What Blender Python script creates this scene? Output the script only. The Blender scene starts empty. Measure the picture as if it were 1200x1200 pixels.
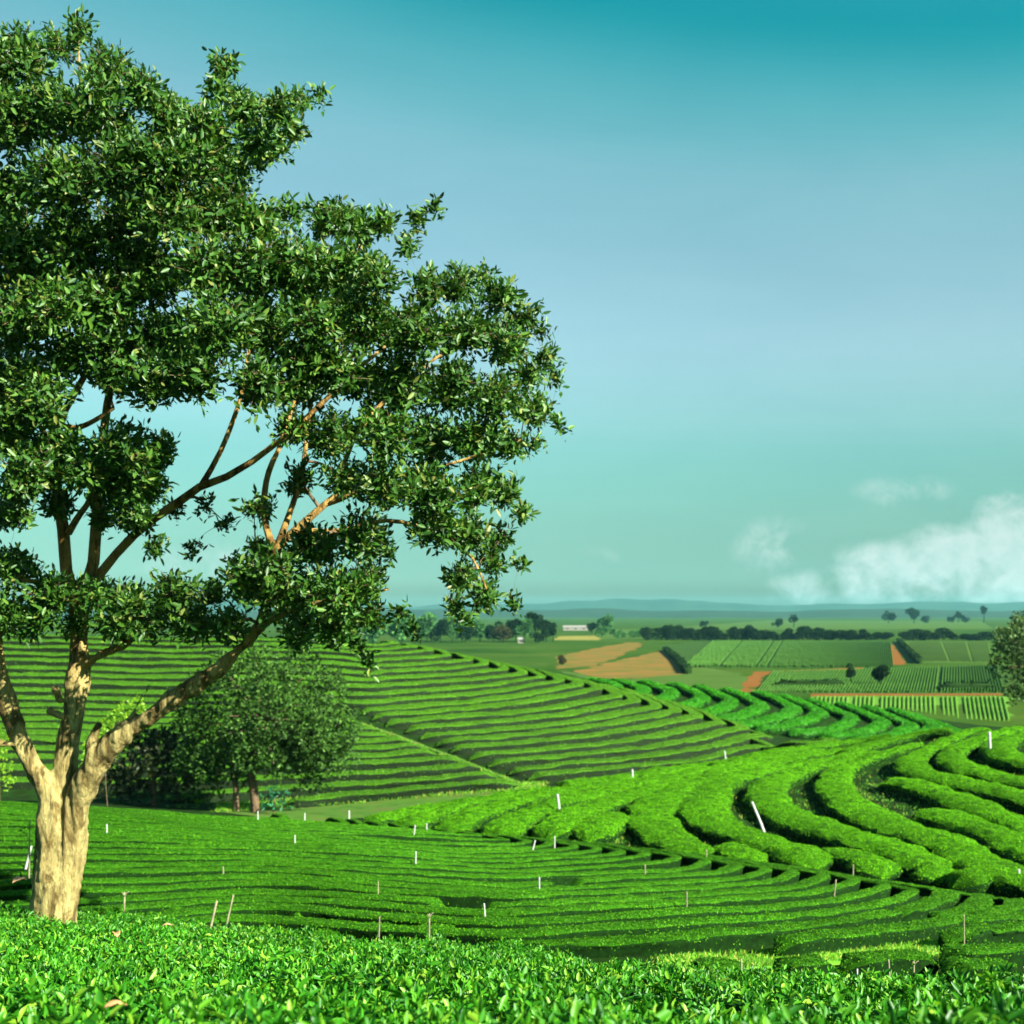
import bpy, math
import numpy as np
from mathutils import Vector

rng = np.random.default_rng(7)
SC = bpy.context.scene
COL = SC.collection
R = math.radians

# ---------------------------------------------------------------- camera
F, EYE, HOR = 1449.0, 22.0, 718.0         # focal length in photo pixels, eye height over the far plain, horizon row
cam = bpy.data.cameras.new('camera')
cam.sensor_width = 36.0
cam.lens = 36.0 * F / 1200.0
cam.shift_y = (HOR - 600.0) / 1200.0
cam.clip_start, cam.clip_end = 0.1, 40000.0
cam.dof.use_dof = True
cam.dof.focus_distance = 11.5
cam.dof.aperture_fstop = 2.2
co = bpy.data.objects.new('camera', cam)
COL.objects.link(co)
co.location = (0, 0, EYE)
co.rotation_euler = (R(90), 0, 0)
SC.camera = co

# ---------------------------------------------------------------- world, sun, exposure
SUN_EL, SUN_AZ = 31.0, 129.0              # elevation; azimuth clockwise from +Y (the view direction)
w = bpy.data.worlds.new('World')
SC.world = w
w.use_nodes = True
nt = w.node_tree
nt.nodes.clear()


def N(t, kind, **kw):
    n = t.nodes.new(kind)
    for k, v in kw.items():
        setattr(n, k, v)
    return n


def math_node(t, op, a, b=None, clamp=False):
    n = N(t, 'ShaderNodeMath', operation=op)
    n.use_clamp = clamp
    for i, v in enumerate((a, b)):
        if v is None:
            continue
        if isinstance(v, (int, float)):
            n.inputs[i].default_value = v
        else:
            t.links.new(v, n.inputs[i])
    return n.outputs[0]


def ramp(t, fac, stops):
    n = N(t, 'ShaderNodeValToRGB')
    cr = n.color_ramp
    while len(cr.elements) < len(stops):
        cr.elements.new(0.5)
    for e, (p, c) in zip(cr.elements, stops):
        e.position = p
        e.color = (*c, 1) if len(c) == 3 else c
    if fac is not None:
        t.links.new(fac, n.inputs[0])
    return n.outputs[0]


def mixc(t, fac, a, b, mode='MIX'):
    n = N(t, 'ShaderNodeMix', data_type='RGBA', blend_type=mode)
    for sock, v in ((n.inputs[0], fac), (n.inputs[6], a), (n.inputs[7], b)):
        if isinstance(v, (int, float)):
            sock.default_value = v
        elif isinstance(v, tuple):
            sock.default_value = (*v, 1)
        else:
            t.links.new(v, sock)
    return n.outputs[2]


def noise(t, scale, detail=4.0, rough=0.55, vec=None, dist=0.0):
    n = N(t, 'ShaderNodeTexNoise')
    n.inputs['Scale'].default_value = scale
    n.inputs['Detail'].default_value = detail
    n.inputs['Roughness'].default_value = rough
    n.inputs['Distortion'].default_value = dist
    if vec is not None:
        t.links.new(vec, n.inputs['Vector'])
    return n.outputs[0]


sky = N(nt, 'ShaderNodeTexSky', sky_type='NISHITA')
sky.sun_disc = False
sky.sun_elevation = R(SUN_EL)
sky.sun_rotation = R(SUN_AZ)
sky.altitude = 300
sky.air_density, sky.dust_density, sky.ozone_density = 1.0, 0.6, 1.5
tc = N(nt, 'ShaderNodeTexCoord')
sep = N(nt, 'ShaderNodeSeparateXYZ')
nt.links.new(tc.outputs['Generated'], sep.inputs[0])
X_, Y_, Z_ = sep.outputs
lean = math_node(nt, 'ADD', math_node(nt, 'MULTIPLY', math_node(nt, 'MULTIPLY', math_node(nt, 'SUBTRACT', X_, 0.08), 0.34), math_node(nt, 'MULTIPLY', Z_, 2.6, True)), 1.0)      # the deep teal reaches lower on the right
tint = ramp(nt, math_node(nt, 'MULTIPLY', math_node(nt, 'MULTIPLY', Z_, 2.0), lean, True), [
    (0.0290, (0.071, 0.092, 0.062)), (0.0524, (0.119, 0.225, 0.228)), (0.0938, (0.113, 0.209, 0.196)), (0.1623, (0.157, 0.269, 0.214)), (0.2303, (0.180, 0.321, 0.245)), (0.2975, (0.249, 0.380, 0.292)), (0.4287, (0.462, 0.514, 0.403)), (0.5543, (0.395, 0.496, 0.380)), (0.6732, (0.418, 0.580, 0.417)), (0.7299, (0.279, 0.564, 0.392)), (0.7846, (0.199, 0.554, 0.383)), (0.8373, (0.083, 0.511, 0.354)), (0.8880, (0.001, 0.451, 0.314)), (0.9500, (0.084, 0.505, 0.378)), (1.0000, (0.294, 0.547, 0.420))])
tint.node.color_ramp.interpolation = 'B_SPLINE'
skyc = mixc(nt, 1.0, sky.outputs[0], tint, 'MULTIPLY')
# soft cumulus low over the plain, placed by compass direction and elevation
ysafe = math_node(nt, 'MAXIMUM', Y_, 0.05)
az = math_node(nt, 'DIVIDE', X_, ysafe)
el = math_node(nt, 'DIVIDE', Z_, ysafe)
cv = N(nt, 'ShaderNodeCombineXYZ')
nt.links.new(az, cv.inputs[0])
nt.links.new(el, cv.inputs[1])
CLOUDS = True
fb = noise(nt, 30.0, 11.0, 0.64, cv.outputs[0], 0.35)


def blob(a0, e0, ra, re):
    da = math_node(nt, 'DIVIDE', math_node(nt, 'SUBTRACT', az, a0), ra)
    de = math_node(nt, 'DIVIDE', math_node(nt, 'SUBTRACT', el, e0), re)
    r2 = math_node(nt, 'ADD', math_node(nt, 'MULTIPLY', da, da), math_node(nt, 'MULTIPLY', de, de))
    return math_node(nt, 'SUBTRACT', 1.0, r2)


def cpx(px, py):
    return (px - 600) / F, (HOR - py) / F


mp = N(nt, 'ShaderNodeMapping')
mp.inputs['Scale'].default_value = (1.0, 2.6, 1.0)
nt.links.new(cv.outputs[0], mp.inputs[0])
veil = ramp(nt, noise(nt, 4.0, 7.0, 0.6, mp.outputs[0], 0.6), [(0.3, (0.96, 0.97, 0.98)), (0.7, (1.08, 1.04, 1.03))])
skyc = mixc(nt, 1.0, skyc, veil, 'MULTIPLY')
mask = None
for px, py, rx, ry, s in ((1165, 655, 135, 66, 1.0), (1060, 672, 120, 48, 0.85), (1180, 612, 62, 42, 1.0),
                          (905, 640, 62, 40, 0.46), (945, 690, 60, 34, 0.5), (1060, 578, 74, 26, 0.42),
                          (1300, 650, 90, 80, 1.0), (700, 652, 50, 16, 0.2), (250, 660, 120, 30, 0.4)):
    a0, e0 = cpx(px, py)
    b = math_node(nt, 'MULTIPLY', math_node(nt, 'MAXIMUM', blob(a0, e0, rx / F, ry / F), 0.0), s)
    mask = b if mask is None else math_node(nt, 'MAXIMUM', mask, b)
cl = math_node(nt, 'ADD', math_node(nt, 'MULTIPLY', mask, 0.62), math_node(nt, 'MULTIPLY', math_node(nt, 'SUBTRACT', fb, 0.5), 1.5))
cl = math_node(nt, 'MULTIPLY', math_node(nt, 'SUBTRACT', cl, 0.08), 2.1, True)
cl = math_node(nt, 'MULTIPLY', cl, math_node(nt, 'MULTIPLY', mask, 2.2, True))
fb2 = noise(nt, 60.0, 6.0, 0.6, cv.outputs[0])
cshade = ramp(nt, fb2, [(0.3, (0.145, 0.205, 0.192)), (0.7, (0.205, 0.24, 0.232))])
cl = math_node(nt, 'MULTIPLY', cl, 0.80)
bg1 = N(nt, 'ShaderNodeBackground')
bg1.inputs[1].default_value = 0.10
nt.links.new(skyc, bg1.inputs[0])
bg2 = N(nt, 'ShaderNodeBackground')
bg2.inputs[1].default_value = 1.0
nt.links.new(cshade, bg2.inputs[0])
msh = N(nt, 'ShaderNodeMixShader')
nt.links.new(cl, msh.inputs[0])
nt.links.new(bg1.outputs[0], msh.inputs[1])
nt.links.new(bg2.outputs[0], msh.inputs[2])
wo = N(nt, 'ShaderNodeOutputWorld')
nt.links.new(msh.outputs[0], wo.inputs[0])

sl = bpy.data.lights.new('sun', 'SUN')
sl.energy = 5.0
sl.angle = R(0.5)
sl.color = (1.0, 0.95, 0.84)
so = bpy.data.objects.new('sun', sl)
COL.objects.link(so)
sv = Vector((math.cos(R(SUN_EL)) * math.sin(R(SUN_AZ)), math.cos(R(SUN_EL)) * math.cos(R(SUN_AZ)), math.sin(R(SUN_EL))))
so.rotation_euler = sv.to_track_quat('Z', 'Y').to_euler()
so.location = (0, 0, 120)

SC.view_settings.view_transform = 'Standard'
SC.view_settings.look = 'None'
SC.view_settings.exposure = 1.95
SC.view_settings.gamma = 1.0
SC.render.engine = 'CYCLES'
SC.cycles.use_denoising = True
SC.cycles.max_bounces = 6
SC.cycles.diffuse_bounces = 3
SC.cycles.transmission_bounces = 3
SC.cycles.volume_bounces = 0

# ---------------------------------------------------------------- materials


def newmat(name):
    m = bpy.data.materials.new(name)
    m.use_nodes = True
    t = m.node_tree
    t.nodes.clear()
    out = N(t, 'ShaderNodeOutputMaterial')
    p = N(t, 'ShaderNodeBsdfPrincipled')
    t.links.new(p.outputs[0], out.inputs[0])
    return m, t, p, out


def leaf_mat(name, stops, rough=0.45, spec=0.4, trans=0.25, var=0.35, vscale=0.4, tcol=None):
    """leaf colour differs from leaf to leaf and drifts over patches; some light passes through the blade"""
    m, t, p, out = newmat(name)
    g = N(t, 'ShaderNodeNewGeometry')
    c = ramp(t, g.outputs['Random Per Island'], stops)
    tcn = N(t, 'ShaderNodeTexCoord')
    nz = noise(t, vscale, 3.0, 0.5, tcn.outputs['Object'])
    v = ramp(t, nz, [(0.3, (1 - var,) * 3), (0.7, (1 + var * 0.6,) * 3)])
    c = mixc(t, 1.0, c, v, 'MULTIPLY')
    t.links.new(c, p.inputs['Base Color'])
    p.inputs['Roughness'].default_value = rough
    p.inputs['Specular IOR Level'].default_value = spec
    if trans:
        tr = N(t, 'ShaderNodeBsdfTranslucent')
        tcx = mixc(t, 1.0, c, tcol or (1.25, 1.15, 0.6), 'MULTIPLY')
        t.links.new(tcx, tr.inputs[0])
        ms = N(t, 'ShaderNodeMixShader')
        ms.inputs[0].default_value = trans
        t.links.new(p.outputs[0], ms.inputs[1])
        t.links.new(tr.outputs[0], ms.inputs[2])
        t.links.new(ms.outputs[0], out.inputs[0])
    return m


def rough_mat(name, stops, scale=3.0, rough=0.9, bump=0.3, bscale=None, detail=8.0, coord='Object', stretch=None, spec=0.05):
    m, t, p, out = newmat(name)
    tcn = N(t, 'ShaderNodeTexCoord')
    vec = tcn.outputs[coord]
    if stretch:
        mp = N(t, 'ShaderNodeMapping')
        mp.inputs['Scale'].default_value = stretch
        t.links.new(vec, mp.inputs[0])
        vec = mp.outputs[0]
    nz = noise(t, scale, detail, 0.6, vec)
    t.links.new(ramp(t, nz, stops), p.inputs['Base Color'])
    p.inputs['Roughness'].default_value = rough
    p.inputs['Specular IOR Level'].default_value = spec
    if bump:
        b = N(t, 'ShaderNodeBump')
        b.inputs['Strength'].default_value = bump
        t.links.new(noise(t, bscale or scale * 4, 6.0, 0.6, vec), b.inputs['Height'])
        t.links.new(b.outputs[0], p.inputs['Normal'])
    return m


M = {}
M['tree_leaf'] = leaf_mat('tree_leaf', [(0, (0.01325, 0.05577, 0.00594)), (0.5, (0.03146, 0.1014, 0.0099)), (0.9, (0.07452, 0.1673, 0.01782)), (1, (0.1656, 0.1927, 0.0396))], 0.45, 0.30, 0.20, 0.25, 0.6)
M['fg_leaf'] = leaf_mat('fresh_tea_leaf', [(0, (0.0125, 0.1018, 0.0038)), (0.5, (0.035, 0.1933, 0.00665)), (0.85, (0.08749, 0.2951, 0.0133)), (1, (0.2124, 0.3867, 0.0285))],
                        0.42, 0.28, 0.3, 0.3, 0.8, (1.1, 1.2, 0.5))
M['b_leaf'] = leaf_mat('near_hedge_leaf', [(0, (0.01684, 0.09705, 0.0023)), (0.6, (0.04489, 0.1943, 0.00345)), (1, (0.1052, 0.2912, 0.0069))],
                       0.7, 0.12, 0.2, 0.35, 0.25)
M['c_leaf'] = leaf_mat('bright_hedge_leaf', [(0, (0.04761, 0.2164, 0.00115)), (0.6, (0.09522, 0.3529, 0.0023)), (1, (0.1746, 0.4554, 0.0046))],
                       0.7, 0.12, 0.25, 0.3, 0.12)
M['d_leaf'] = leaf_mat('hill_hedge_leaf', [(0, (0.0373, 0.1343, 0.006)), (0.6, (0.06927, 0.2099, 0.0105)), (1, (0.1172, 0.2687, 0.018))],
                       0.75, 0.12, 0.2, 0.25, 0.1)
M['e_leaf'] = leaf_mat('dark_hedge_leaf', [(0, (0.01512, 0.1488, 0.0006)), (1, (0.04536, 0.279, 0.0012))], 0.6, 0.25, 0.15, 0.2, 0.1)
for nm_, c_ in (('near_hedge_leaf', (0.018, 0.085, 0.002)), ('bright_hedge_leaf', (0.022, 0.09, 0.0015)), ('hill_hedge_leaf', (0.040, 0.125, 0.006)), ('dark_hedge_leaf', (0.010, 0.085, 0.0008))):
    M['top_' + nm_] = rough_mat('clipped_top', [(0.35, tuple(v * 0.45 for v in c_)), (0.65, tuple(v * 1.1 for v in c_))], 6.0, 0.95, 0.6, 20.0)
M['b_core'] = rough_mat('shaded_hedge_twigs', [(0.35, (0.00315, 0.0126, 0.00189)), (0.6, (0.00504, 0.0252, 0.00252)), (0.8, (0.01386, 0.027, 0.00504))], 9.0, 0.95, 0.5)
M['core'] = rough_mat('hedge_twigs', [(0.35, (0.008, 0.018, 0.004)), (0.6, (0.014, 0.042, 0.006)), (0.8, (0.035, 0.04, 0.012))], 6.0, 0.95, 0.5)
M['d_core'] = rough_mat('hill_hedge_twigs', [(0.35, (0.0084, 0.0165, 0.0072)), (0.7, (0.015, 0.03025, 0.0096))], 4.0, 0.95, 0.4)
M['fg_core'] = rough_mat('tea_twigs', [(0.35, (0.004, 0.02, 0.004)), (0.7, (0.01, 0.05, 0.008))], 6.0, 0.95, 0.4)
M['bark'] = None
M['twig'] = rough_mat('twig_bark', [(0.3, (0.06, 0.042, 0.022)), (0.7, (0.15, 0.105, 0.06))], 5.0, 0.85, 0.3)
M['mid_leaf'] = leaf_mat('dull_tree_leaf', [(0, (0.016, 0.0513, 0.00704)), (0.6, (0.034, 0.09624, 0.01232)), (1, (0.08, 0.1795, 0.0264))], 0.6, 0.15, 0.2, 0.35, 0.3)
M['right_leaf'] = leaf_mat('olive_tree_leaf', [(0, (0.033, 0.07762, 0.0204)), (0.6, (0.07425, 0.1466, 0.0408)), (1, (0.165, 0.2587, 0.08925))], 0.6, 0.15, 0.2, 0.3, 0.3)
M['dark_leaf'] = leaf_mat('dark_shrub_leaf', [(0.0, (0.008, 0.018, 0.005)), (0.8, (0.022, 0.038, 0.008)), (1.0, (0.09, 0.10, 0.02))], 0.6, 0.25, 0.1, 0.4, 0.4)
M['lime_leaf'] = leaf_mat('lime_leaf', [(0.0, (0.10, 0.28, 0.01)), (1.0, (0.24, 0.42, 0.02))], 0.5, 0.3, 0.35, 0.2, 0.5)
M['teal_leaf'] = leaf_mat('blue_green_leaf', [(0.0, (0.008, 0.07, 0.03)), (1.0, (0.02, 0.16, 0.06))], 0.5, 0.3, 0.2, 0.3, 0.5)
M['far_leaf'] = leaf_mat('far_tree_leaf', [(0.0, (0.006, 0.018, 0.005)), (1.0, (0.014, 0.040, 0.010))], 0.9, 0.02, 0.05, 0.3, 0.1)
M['far_leaf2'] = leaf_mat('far_bush_leaf', [(0.0, (0.03, 0.10, 0.025)), (1.0, (0.06, 0.17, 0.04))], 0.9, 0.02, 0.05, 0.3, 0.1)
M['far_leaf3'] = leaf_mat('far_brown_leaf', [(0.0, (0.03, 0.04, 0.012)), (1.0, (0.06, 0.055, 0.02))], 0.9, 0.02, 0.05, 0.3, 0.1)
M['stake'] = rough_mat('whitewashed_wood', [(0.3, (0.24, 0.27, 0.24)), (0.7, (0.38, 0.40, 0.36))], 9.0, 0.8, 0.2)
M['bamboo'] = rough_mat('weathered_bamboo', [(0.3, (0.12, 0.12, 0.06)), (0.7, (0.26, 0.25, 0.15))], 9.0, 0.7, 0.2)
M['dry'] = rough_mat('dry_leaf', [(0.3, (0.30, 0.14, 0.05)), (0.7, (0.52, 0.30, 0.14))], 14.0, 0.7, 0.2)
M['pink_dry'] = rough_mat('pale_dry_leaf', [(0.3, (0.45, 0.24, 0.13)), (0.7, (0.62, 0.38, 0.22))], 8.0, 0.7, 0.2)
M['soil'] = rough_mat('orange_soil', [(0.3, (0.1224, 0.04723, 0.007)), (0.7, (0.1714, 0.07267, 0.014))], 0.15, 0.95, 0.2)
M['tan'] = rough_mat('tan_soil', [(0.34, (0.045, 0.085, 0.010)), (0.47, (0.115, 0.090, 0.016)), (0.56, (0.15, 0.085, 0.018)), (0.72, (0.19, 0.105, 0.026))], 0.06, 0.95, 0.2)
M['straw'] = rough_mat('straw', [(0.3, (0.144, 0.144, 0.024)), (0.7, (0.2016, 0.1824, 0.042))], 0.05, 0.95, 0.2)
M['white'] = rough_mat('pale_render', [(0.3, (0.1469, 0.1428, 0.1142)), (0.7, (0.1836, 0.1795, 0.1469))], 1.0, 0.8, 0.0)
M['roof'] = rough_mat('grey_roof', [(0.3, (0.176, 0.176, 0.16)), (0.7, (0.224, 0.224, 0.208))], 1.0, 0.8, 0.0)
M['dark'] = rough_mat('dark_opening', [(0.3, (0.03, 0.03, 0.03)), (0.7, (0.05, 0.05, 0.05))], 1.0, 0.6, 0.0)
M['hill'] = rough_mat('hill_forest', [(0.35, (0.0105, 0.0245, 0.0105)), (0.65, (0.021, 0.042, 0.0175))], 0.004, 1.0, 0.0)
M['path'] = rough_mat('short_path_grass', [(0.3, (0.0875, 0.315, 0.0175)), (0.55, (0.175, 0.42, 0.0315)), (0.72, (0.42, 0.385, 0.0875))], 1.2, 0.95, 0.5, 14.0)
M['track'] = rough_mat('worn_grass', [(0.30, (0.03, 0.08, 0.012)), (0.5, (0.055, 0.13, 0.016)), (0.75, (0.10, 0.08, 0.03))], 0.6, 0.95, 0.5, 8.0)


def bark_mat():
    m, t, p, out = newmat('pale_bark')
    tcn = N(t, 'ShaderNodeTexCoord')
    mp = N(t, 'ShaderNodeMapping')
    mp.inputs['Scale'].default_value = (1, 1, 0.28)
    t.links.new(tcn.outputs['Object'], mp.inputs[0])
    v = mp.outputs[0]
    base = ramp(t, noise(t, 5.0, 9.0, 0.65, v, 0.6), [(0.30, (0.125, 0.092, 0.032)), (0.48, (0.30, 0.25, 0.09)), (0.7, (0.42, 0.37, 0.145))])
    st = ramp(t, noise(t, 3.2, 7.0, 0.62, v, 1.2), [(0.50, (1, 1, 1)), (0.56, (0.38, 0.32, 0.22)), (0.66, (0.15, 0.12, 0.08))])
    base = mixc(t, 0.85, base, st, 'MULTIPLY')
    fl = ramp(t, noise(t, 38.0, 4.0, 0.6, v), [(0.35, (0.6, 0.58, 0.5)), (0.6, (1.05, 1.05, 1.05))])
    base = mixc(t, 0.8, base, fl, 'MULTIPLY')
    # upper limbs turn browner with height, lifted in colour to look sunlit
    sp = N(t, 'ShaderNodeSeparateXYZ')
    t.links.new(tcn.outputs['Object'], sp.inputs[0])
    hf = math_node(t, 'MULTIPLY', math_node(t, 'SUBTRACT', sp.outputs[2], 4.6), 0.5, True)
    base = mixc(t, hf, base, mixc(t, 1.0, base, (1.2, 0.92, 0.68), 'MULTIPLY'))
    t.links.new(base, p.inputs['Base Color'])
    p.inputs['Roughness'].default_value = 0.85
    p.inputs['Specular IOR Level'].default_value = 0.2
    b = N(t, 'ShaderNodeBump')
    b.inputs['Strength'].default_value = 1.0
    b.inputs['Distance'].default_value = 0.07
    t.links.new(noise(t, 14.0, 9.0, 0.7, v, 0.8), b.inputs['Height'])
    t.links.new(b.outputs[0], p.inputs['Normal'])
    return m


M['bark'] = bark_mat()


def ground_mat():
    m, t, p, out = newmat('grassy_ground')
    tcn = N(t, 'ShaderNodeTexCoord')
    v = tcn.outputs['Object']
    near = ramp(t, noise(t, 0.9, 9.0, 0.65, v), [(0.30, (0.012, 0.012, 0.006)), (0.45, (0.008, 0.022, 0.004)), (0.72, (0.014, 0.050, 0.005))])  # dark soil and green, darkened further to stand for shade between hedges
    far = ramp(t, noise(t, 0.012, 8.0, 0.62, v), [(0.32, (0.012, 0.042, 0.002)), (0.5, (0.026, 0.066, 0.005)), (0.68, (0.046, 0.078, 0.009))])
    fine = ramp(t, noise(t, 0.12, 6.0, 0.7, v), [(0.3, (0.75, 0.75, 0.75)), (0.7, (1.2, 1.2, 1.2))])
    far = mixc(t, 1.0, far, fine, 'MULTIPLY')
    sp = N(t, 'ShaderNodeSeparateXYZ')
    t.links.new(v, sp.inputs[0])
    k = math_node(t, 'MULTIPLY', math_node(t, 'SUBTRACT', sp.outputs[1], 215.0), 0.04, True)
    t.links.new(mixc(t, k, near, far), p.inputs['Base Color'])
    p.inputs['Roughness'].default_value = 1.0
    p.inputs['Specular IOR Level'].default_value = 0.03
    b = N(t, 'ShaderNodeBump')
    b.inputs['Strength'].default_value = 0.5
    b.inputs['Distance'].default_value = 0.08
    t.links.new(noise(t, 7.0, 8.0, 0.7, v), b.inputs['Height'])
    t.links.new(b.outputs[0], p.inputs['Normal'])
    return m


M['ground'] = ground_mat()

# ---------------------------------------------------------------- mesh helpers


class MB:
    """collects vertices and faces (all quads or tris as lists) for one mesh"""

    def __init__(self):
        self.v, self.f, self.m, self.n = [], [], [], 0

    def add(self, verts, faces, mat=0):
        verts = np.asarray(verts, float).reshape(-1, 3)
        faces = np.asarray(faces, np.int64)
        self.v.append(verts)
        if len(faces):
            self.f.append(faces + self.n)
            self.m.append(np.full(len(faces), mat, np.int32))
        self.n += len(verts)

    def build(self, name, mats, parent=None, loc=(0, 0, 0), smooth=True):
        v = np.concatenate(self.v) - np.asarray(loc, float)
        me = bpy.data.meshes.new(name)
        me.vertices.add(len(v))
        me.vertices.foreach_set('co', v.ravel())
        tot = sum(f.size for f in self.f)
        nf = sum(len(f) for f in self.f)
        me.loops.add(tot)
        me.loops.foreach_set('vertex_index', np.concatenate([f.ravel() for f in self.f]).astype(np.int32))
        me.polygons.add(nf)
        sizes = np.concatenate([np.full(len(f), f.shape[1]) for f in self.f])
        starts = np.concatenate([[0], np.cumsum(sizes)[:-1]]).astype(np.int32)
        me.polygons.foreach_set('loop_start', starts)
        me.polygons.foreach_set('material_index', np.concatenate(self.m))
        me.polygons.foreach_set('use_smooth', np.full(nf, smooth))
        for m in (mats if isinstance(mats, (list, tuple)) else [mats]):
            me.materials.append(m)
        me.update(calc_edges=True)
        me.validate()
        o = bpy.data.objects.new(name, me)
        COL.objects.link(o)
        if parent is not None:
            o.parent = parent
        else:
            o.location = loc
        return o


def tag(o, label=None, cat=None, group=None, kind=None):
    for k, v in (('label', label), ('category', cat), ('group', group), ('kind', kind)):
        if v:
            o[k] = v
    return o


def empty(name, loc):
    o = bpy.data.objects.new(name, None)
    o.empty_display_size = 0.3
    o.location = loc
    COL.objects.link(o)
    return o


def unit(a):
    return a / np.maximum(np.linalg.norm(a, axis=-1, keepdims=True), 1e-9)


def leaves(mb, P0, D, L, W, mat=0, fold=0.25, droop=0.15, quads=2, up=None):
    """leaf blades: base points P0, directions D, lengths L, widths W"""
    n = len(P0)
    if n == 0:
        return
    D = unit(D)
    L = np.broadcast_to(np.asarray(L, float), (n,))[:, None]
    W = np.broadcast_to(np.asarray(W, float), (n,))[:, None]
    ref = rng.normal(size=(n, 3)) if up is None else up + 0.5 * rng.normal(size=(n, 3))
    S = unit(np.cross(D, ref))
    U = np.cross(S, D)
    if quads == 2:
        tip = P0 + D * L - U * L * droop
        a = P0 + D * L * 0.30 + U * W * fold
        b = P0 + D * L * 0.68 + U * (W * fold * 0.7 - L * droop * 0.4)
        v = np.stack([P0, a + S * W * 0.45, b + S * W * 0.42, tip, b - S * W * 0.42, a - S * W * 0.45], 1).reshape(-1, 3)
        k = np.arange(n)[:, None] * 6
        f = np.concatenate([k + np.array([[0, 1, 2, 3]]), k + np.array([[0, 3, 4, 5]])])
    else:
        mid = P0 + D * L * 0.5 + U * W * fold
        v = np.stack([P0, mid + S * W * 0.5, P0 + D * L, mid - S * W * 0.5], 1).reshape(-1, 3)
        k = np.arange(n)[:, None] * 4
        f = k + np.array([[0, 1, 2, 3]])
    mb.add(v, f, mat)


def smooth_path(pts, step):
    """Catmull-Rom through the points, resampled at an even step"""
    p = np.asarray(pts, float)
    if len(p) == 2:
        q = p
    else:
        e = np.vstack([2 * p[0] - p[1], p, 2 * p[-1] - p[-2]])
        out = []
        for i in range(1, len(e) - 2):
            t = np.linspace(0, 1, 12, endpoint=False)[:, None]
            a, b, c, d = e[i - 1], e[i], e[i + 1], e[i + 2]
            out.append(0.5 * (2 * b + (c - a) * t + (2 * a - 5 * b + 4 * c - d) * t ** 2 + (3 * b - a - 3 * c + d) * t ** 3))
        q = np.vstack(out + [p[-1:]])
    s = np.concatenate([[0], np.cumsum(np.linalg.norm(np.diff(q[:, :3], axis=0), axis=1))])
    n = max(3, int(s[-1] / step) + 1)
    u = np.linspace(0, s[-1], n)
    return np.stack([np.interp(u, s, q[:, k]) for k in range(q.shape[1])], 1)


def tube(mb, pts, rad, n=10, step=None, mat=0, wob=0.0):
    """closed tapered tube through 3-D points"""
    p = np.column_stack([np.asarray(pts, float), np.asarray(rad, float)])
    L = np.linalg.norm(np.diff(p[:, :3], axis=0), axis=1).sum()
    q = smooth_path(p, step or max(L / 14, 0.02))
    c, r = q[:, :3], np.maximum(q[:, 3], 0.002)
    T = unit(np.gradient(c, axis=0))
    ref = np.array([0.31, 0.9, 0.27]) if abs(T[0] @ np.array([0.31, 0.9, 0.27])) < 0.9 else np.array([1.0, 0, 0])
    A = unit(np.cross(T, ref))
    B = np.cross(T, A)
    th = np.linspace(0, 2 * np.pi, n, endpoint=False)
    rr = r[:, None] * (1 + wob * rng.normal(size=(len(r), n)))
    v = c[:, None, :] + rr[:, :, None] * (np.cos(th)[None, :, None] * A[:, None, :] + np.sin(th)[None, :, None] * B[:, None, :])
    m = len(c)
    i = np.arange(m - 1)[:, None] * n
    j = np.arange(n)[None, :]
    j2 = (j + 1) % n
    f = np.stack([i + j, i + j2, i + n + j2, i + n + j], -1).reshape(-1, 4)
    mb.add(v.reshape(-1, 3), f, mat)
    base = mb.n - m * n
    mb.add(np.stack([c[0] - T[0] * r[0] * 0.3, c[-1] + T[-1] * r[-1] * 0.4]), np.zeros((0, 3), int), mat)
    k0 = mb.n - 2
    jj = np.arange(n)
    mb.f.append(np.stack([np.full(n, k0), base + (jj + 1) % n, base + jj], 1))
    mb.f.append(np.stack([np.full(n, k0 + 1), base + (m - 1) * n + jj, base + (m - 1) * n + (jj + 1) % n], 1))
    mb.m += [np.full(n, mat, np.int32)] * 2


def vnoise(p, scale, seed=0):
    """smooth value noise in -1..1 on 2-D or 3-D points"""
    p = np.asarray(p, float) * scale
    i = np.floor(p).astype(np.int64)
    f = p - i
    f = f * f * (3 - 2 * f)
    dim = p.shape[1]
    out = 0
    for c in range(2 ** dim):
        h = np.full(len(p), seed * 7919 + 13, np.int64)
        wgt = 1.0
        for k in range(dim):
            b = (c >> k) & 1
            h = (h * 1103515245 + (i[:, k] + b) * 374761393 + 12345) & 0x7fffffff
            h = (h ^ (h >> 13)) * 1274126177 & 0x7fffffff
            wgt = wgt * (f[:, k] if b else 1 - f[:, k])
        out = out + wgt * (((h ^ (h >> 16)) & 0xffff) / 32767.5 - 1)
    return out


def fbm(p, scale, oct=3, seed=0):
    return sum(vnoise(p, scale * 2 ** k, seed + k) * 0.5 ** k for k in range(oct))


# ---------------------------------------------------------------- terrain
HB, HC, HD, HE, HF = 0.50, 0.90, 0.65, 0.80, 0.50      # hedge heights: near slope, right hill, left hill, dark band, foreground
COLS = np.array([0, 200, 400, 600, 800, 1000, 1200], float)


def zt(d, y):          # height over the plain of a point seen at row y from distance d
    return EYE - (np.asarray(y, float) - HOR) * np.asarray(d, float) / F


c7 = np.ones(7)
KN = []                # (distance, ground height) per column, nearest first


def kn(d, z):
    KN.append((np.asarray(d, float) * c7, np.asarray(z, float) * c7))


def kt(d, y, h):
    kn(d, zt(np.asarray(d, float) * c7, y) - h)


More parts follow.
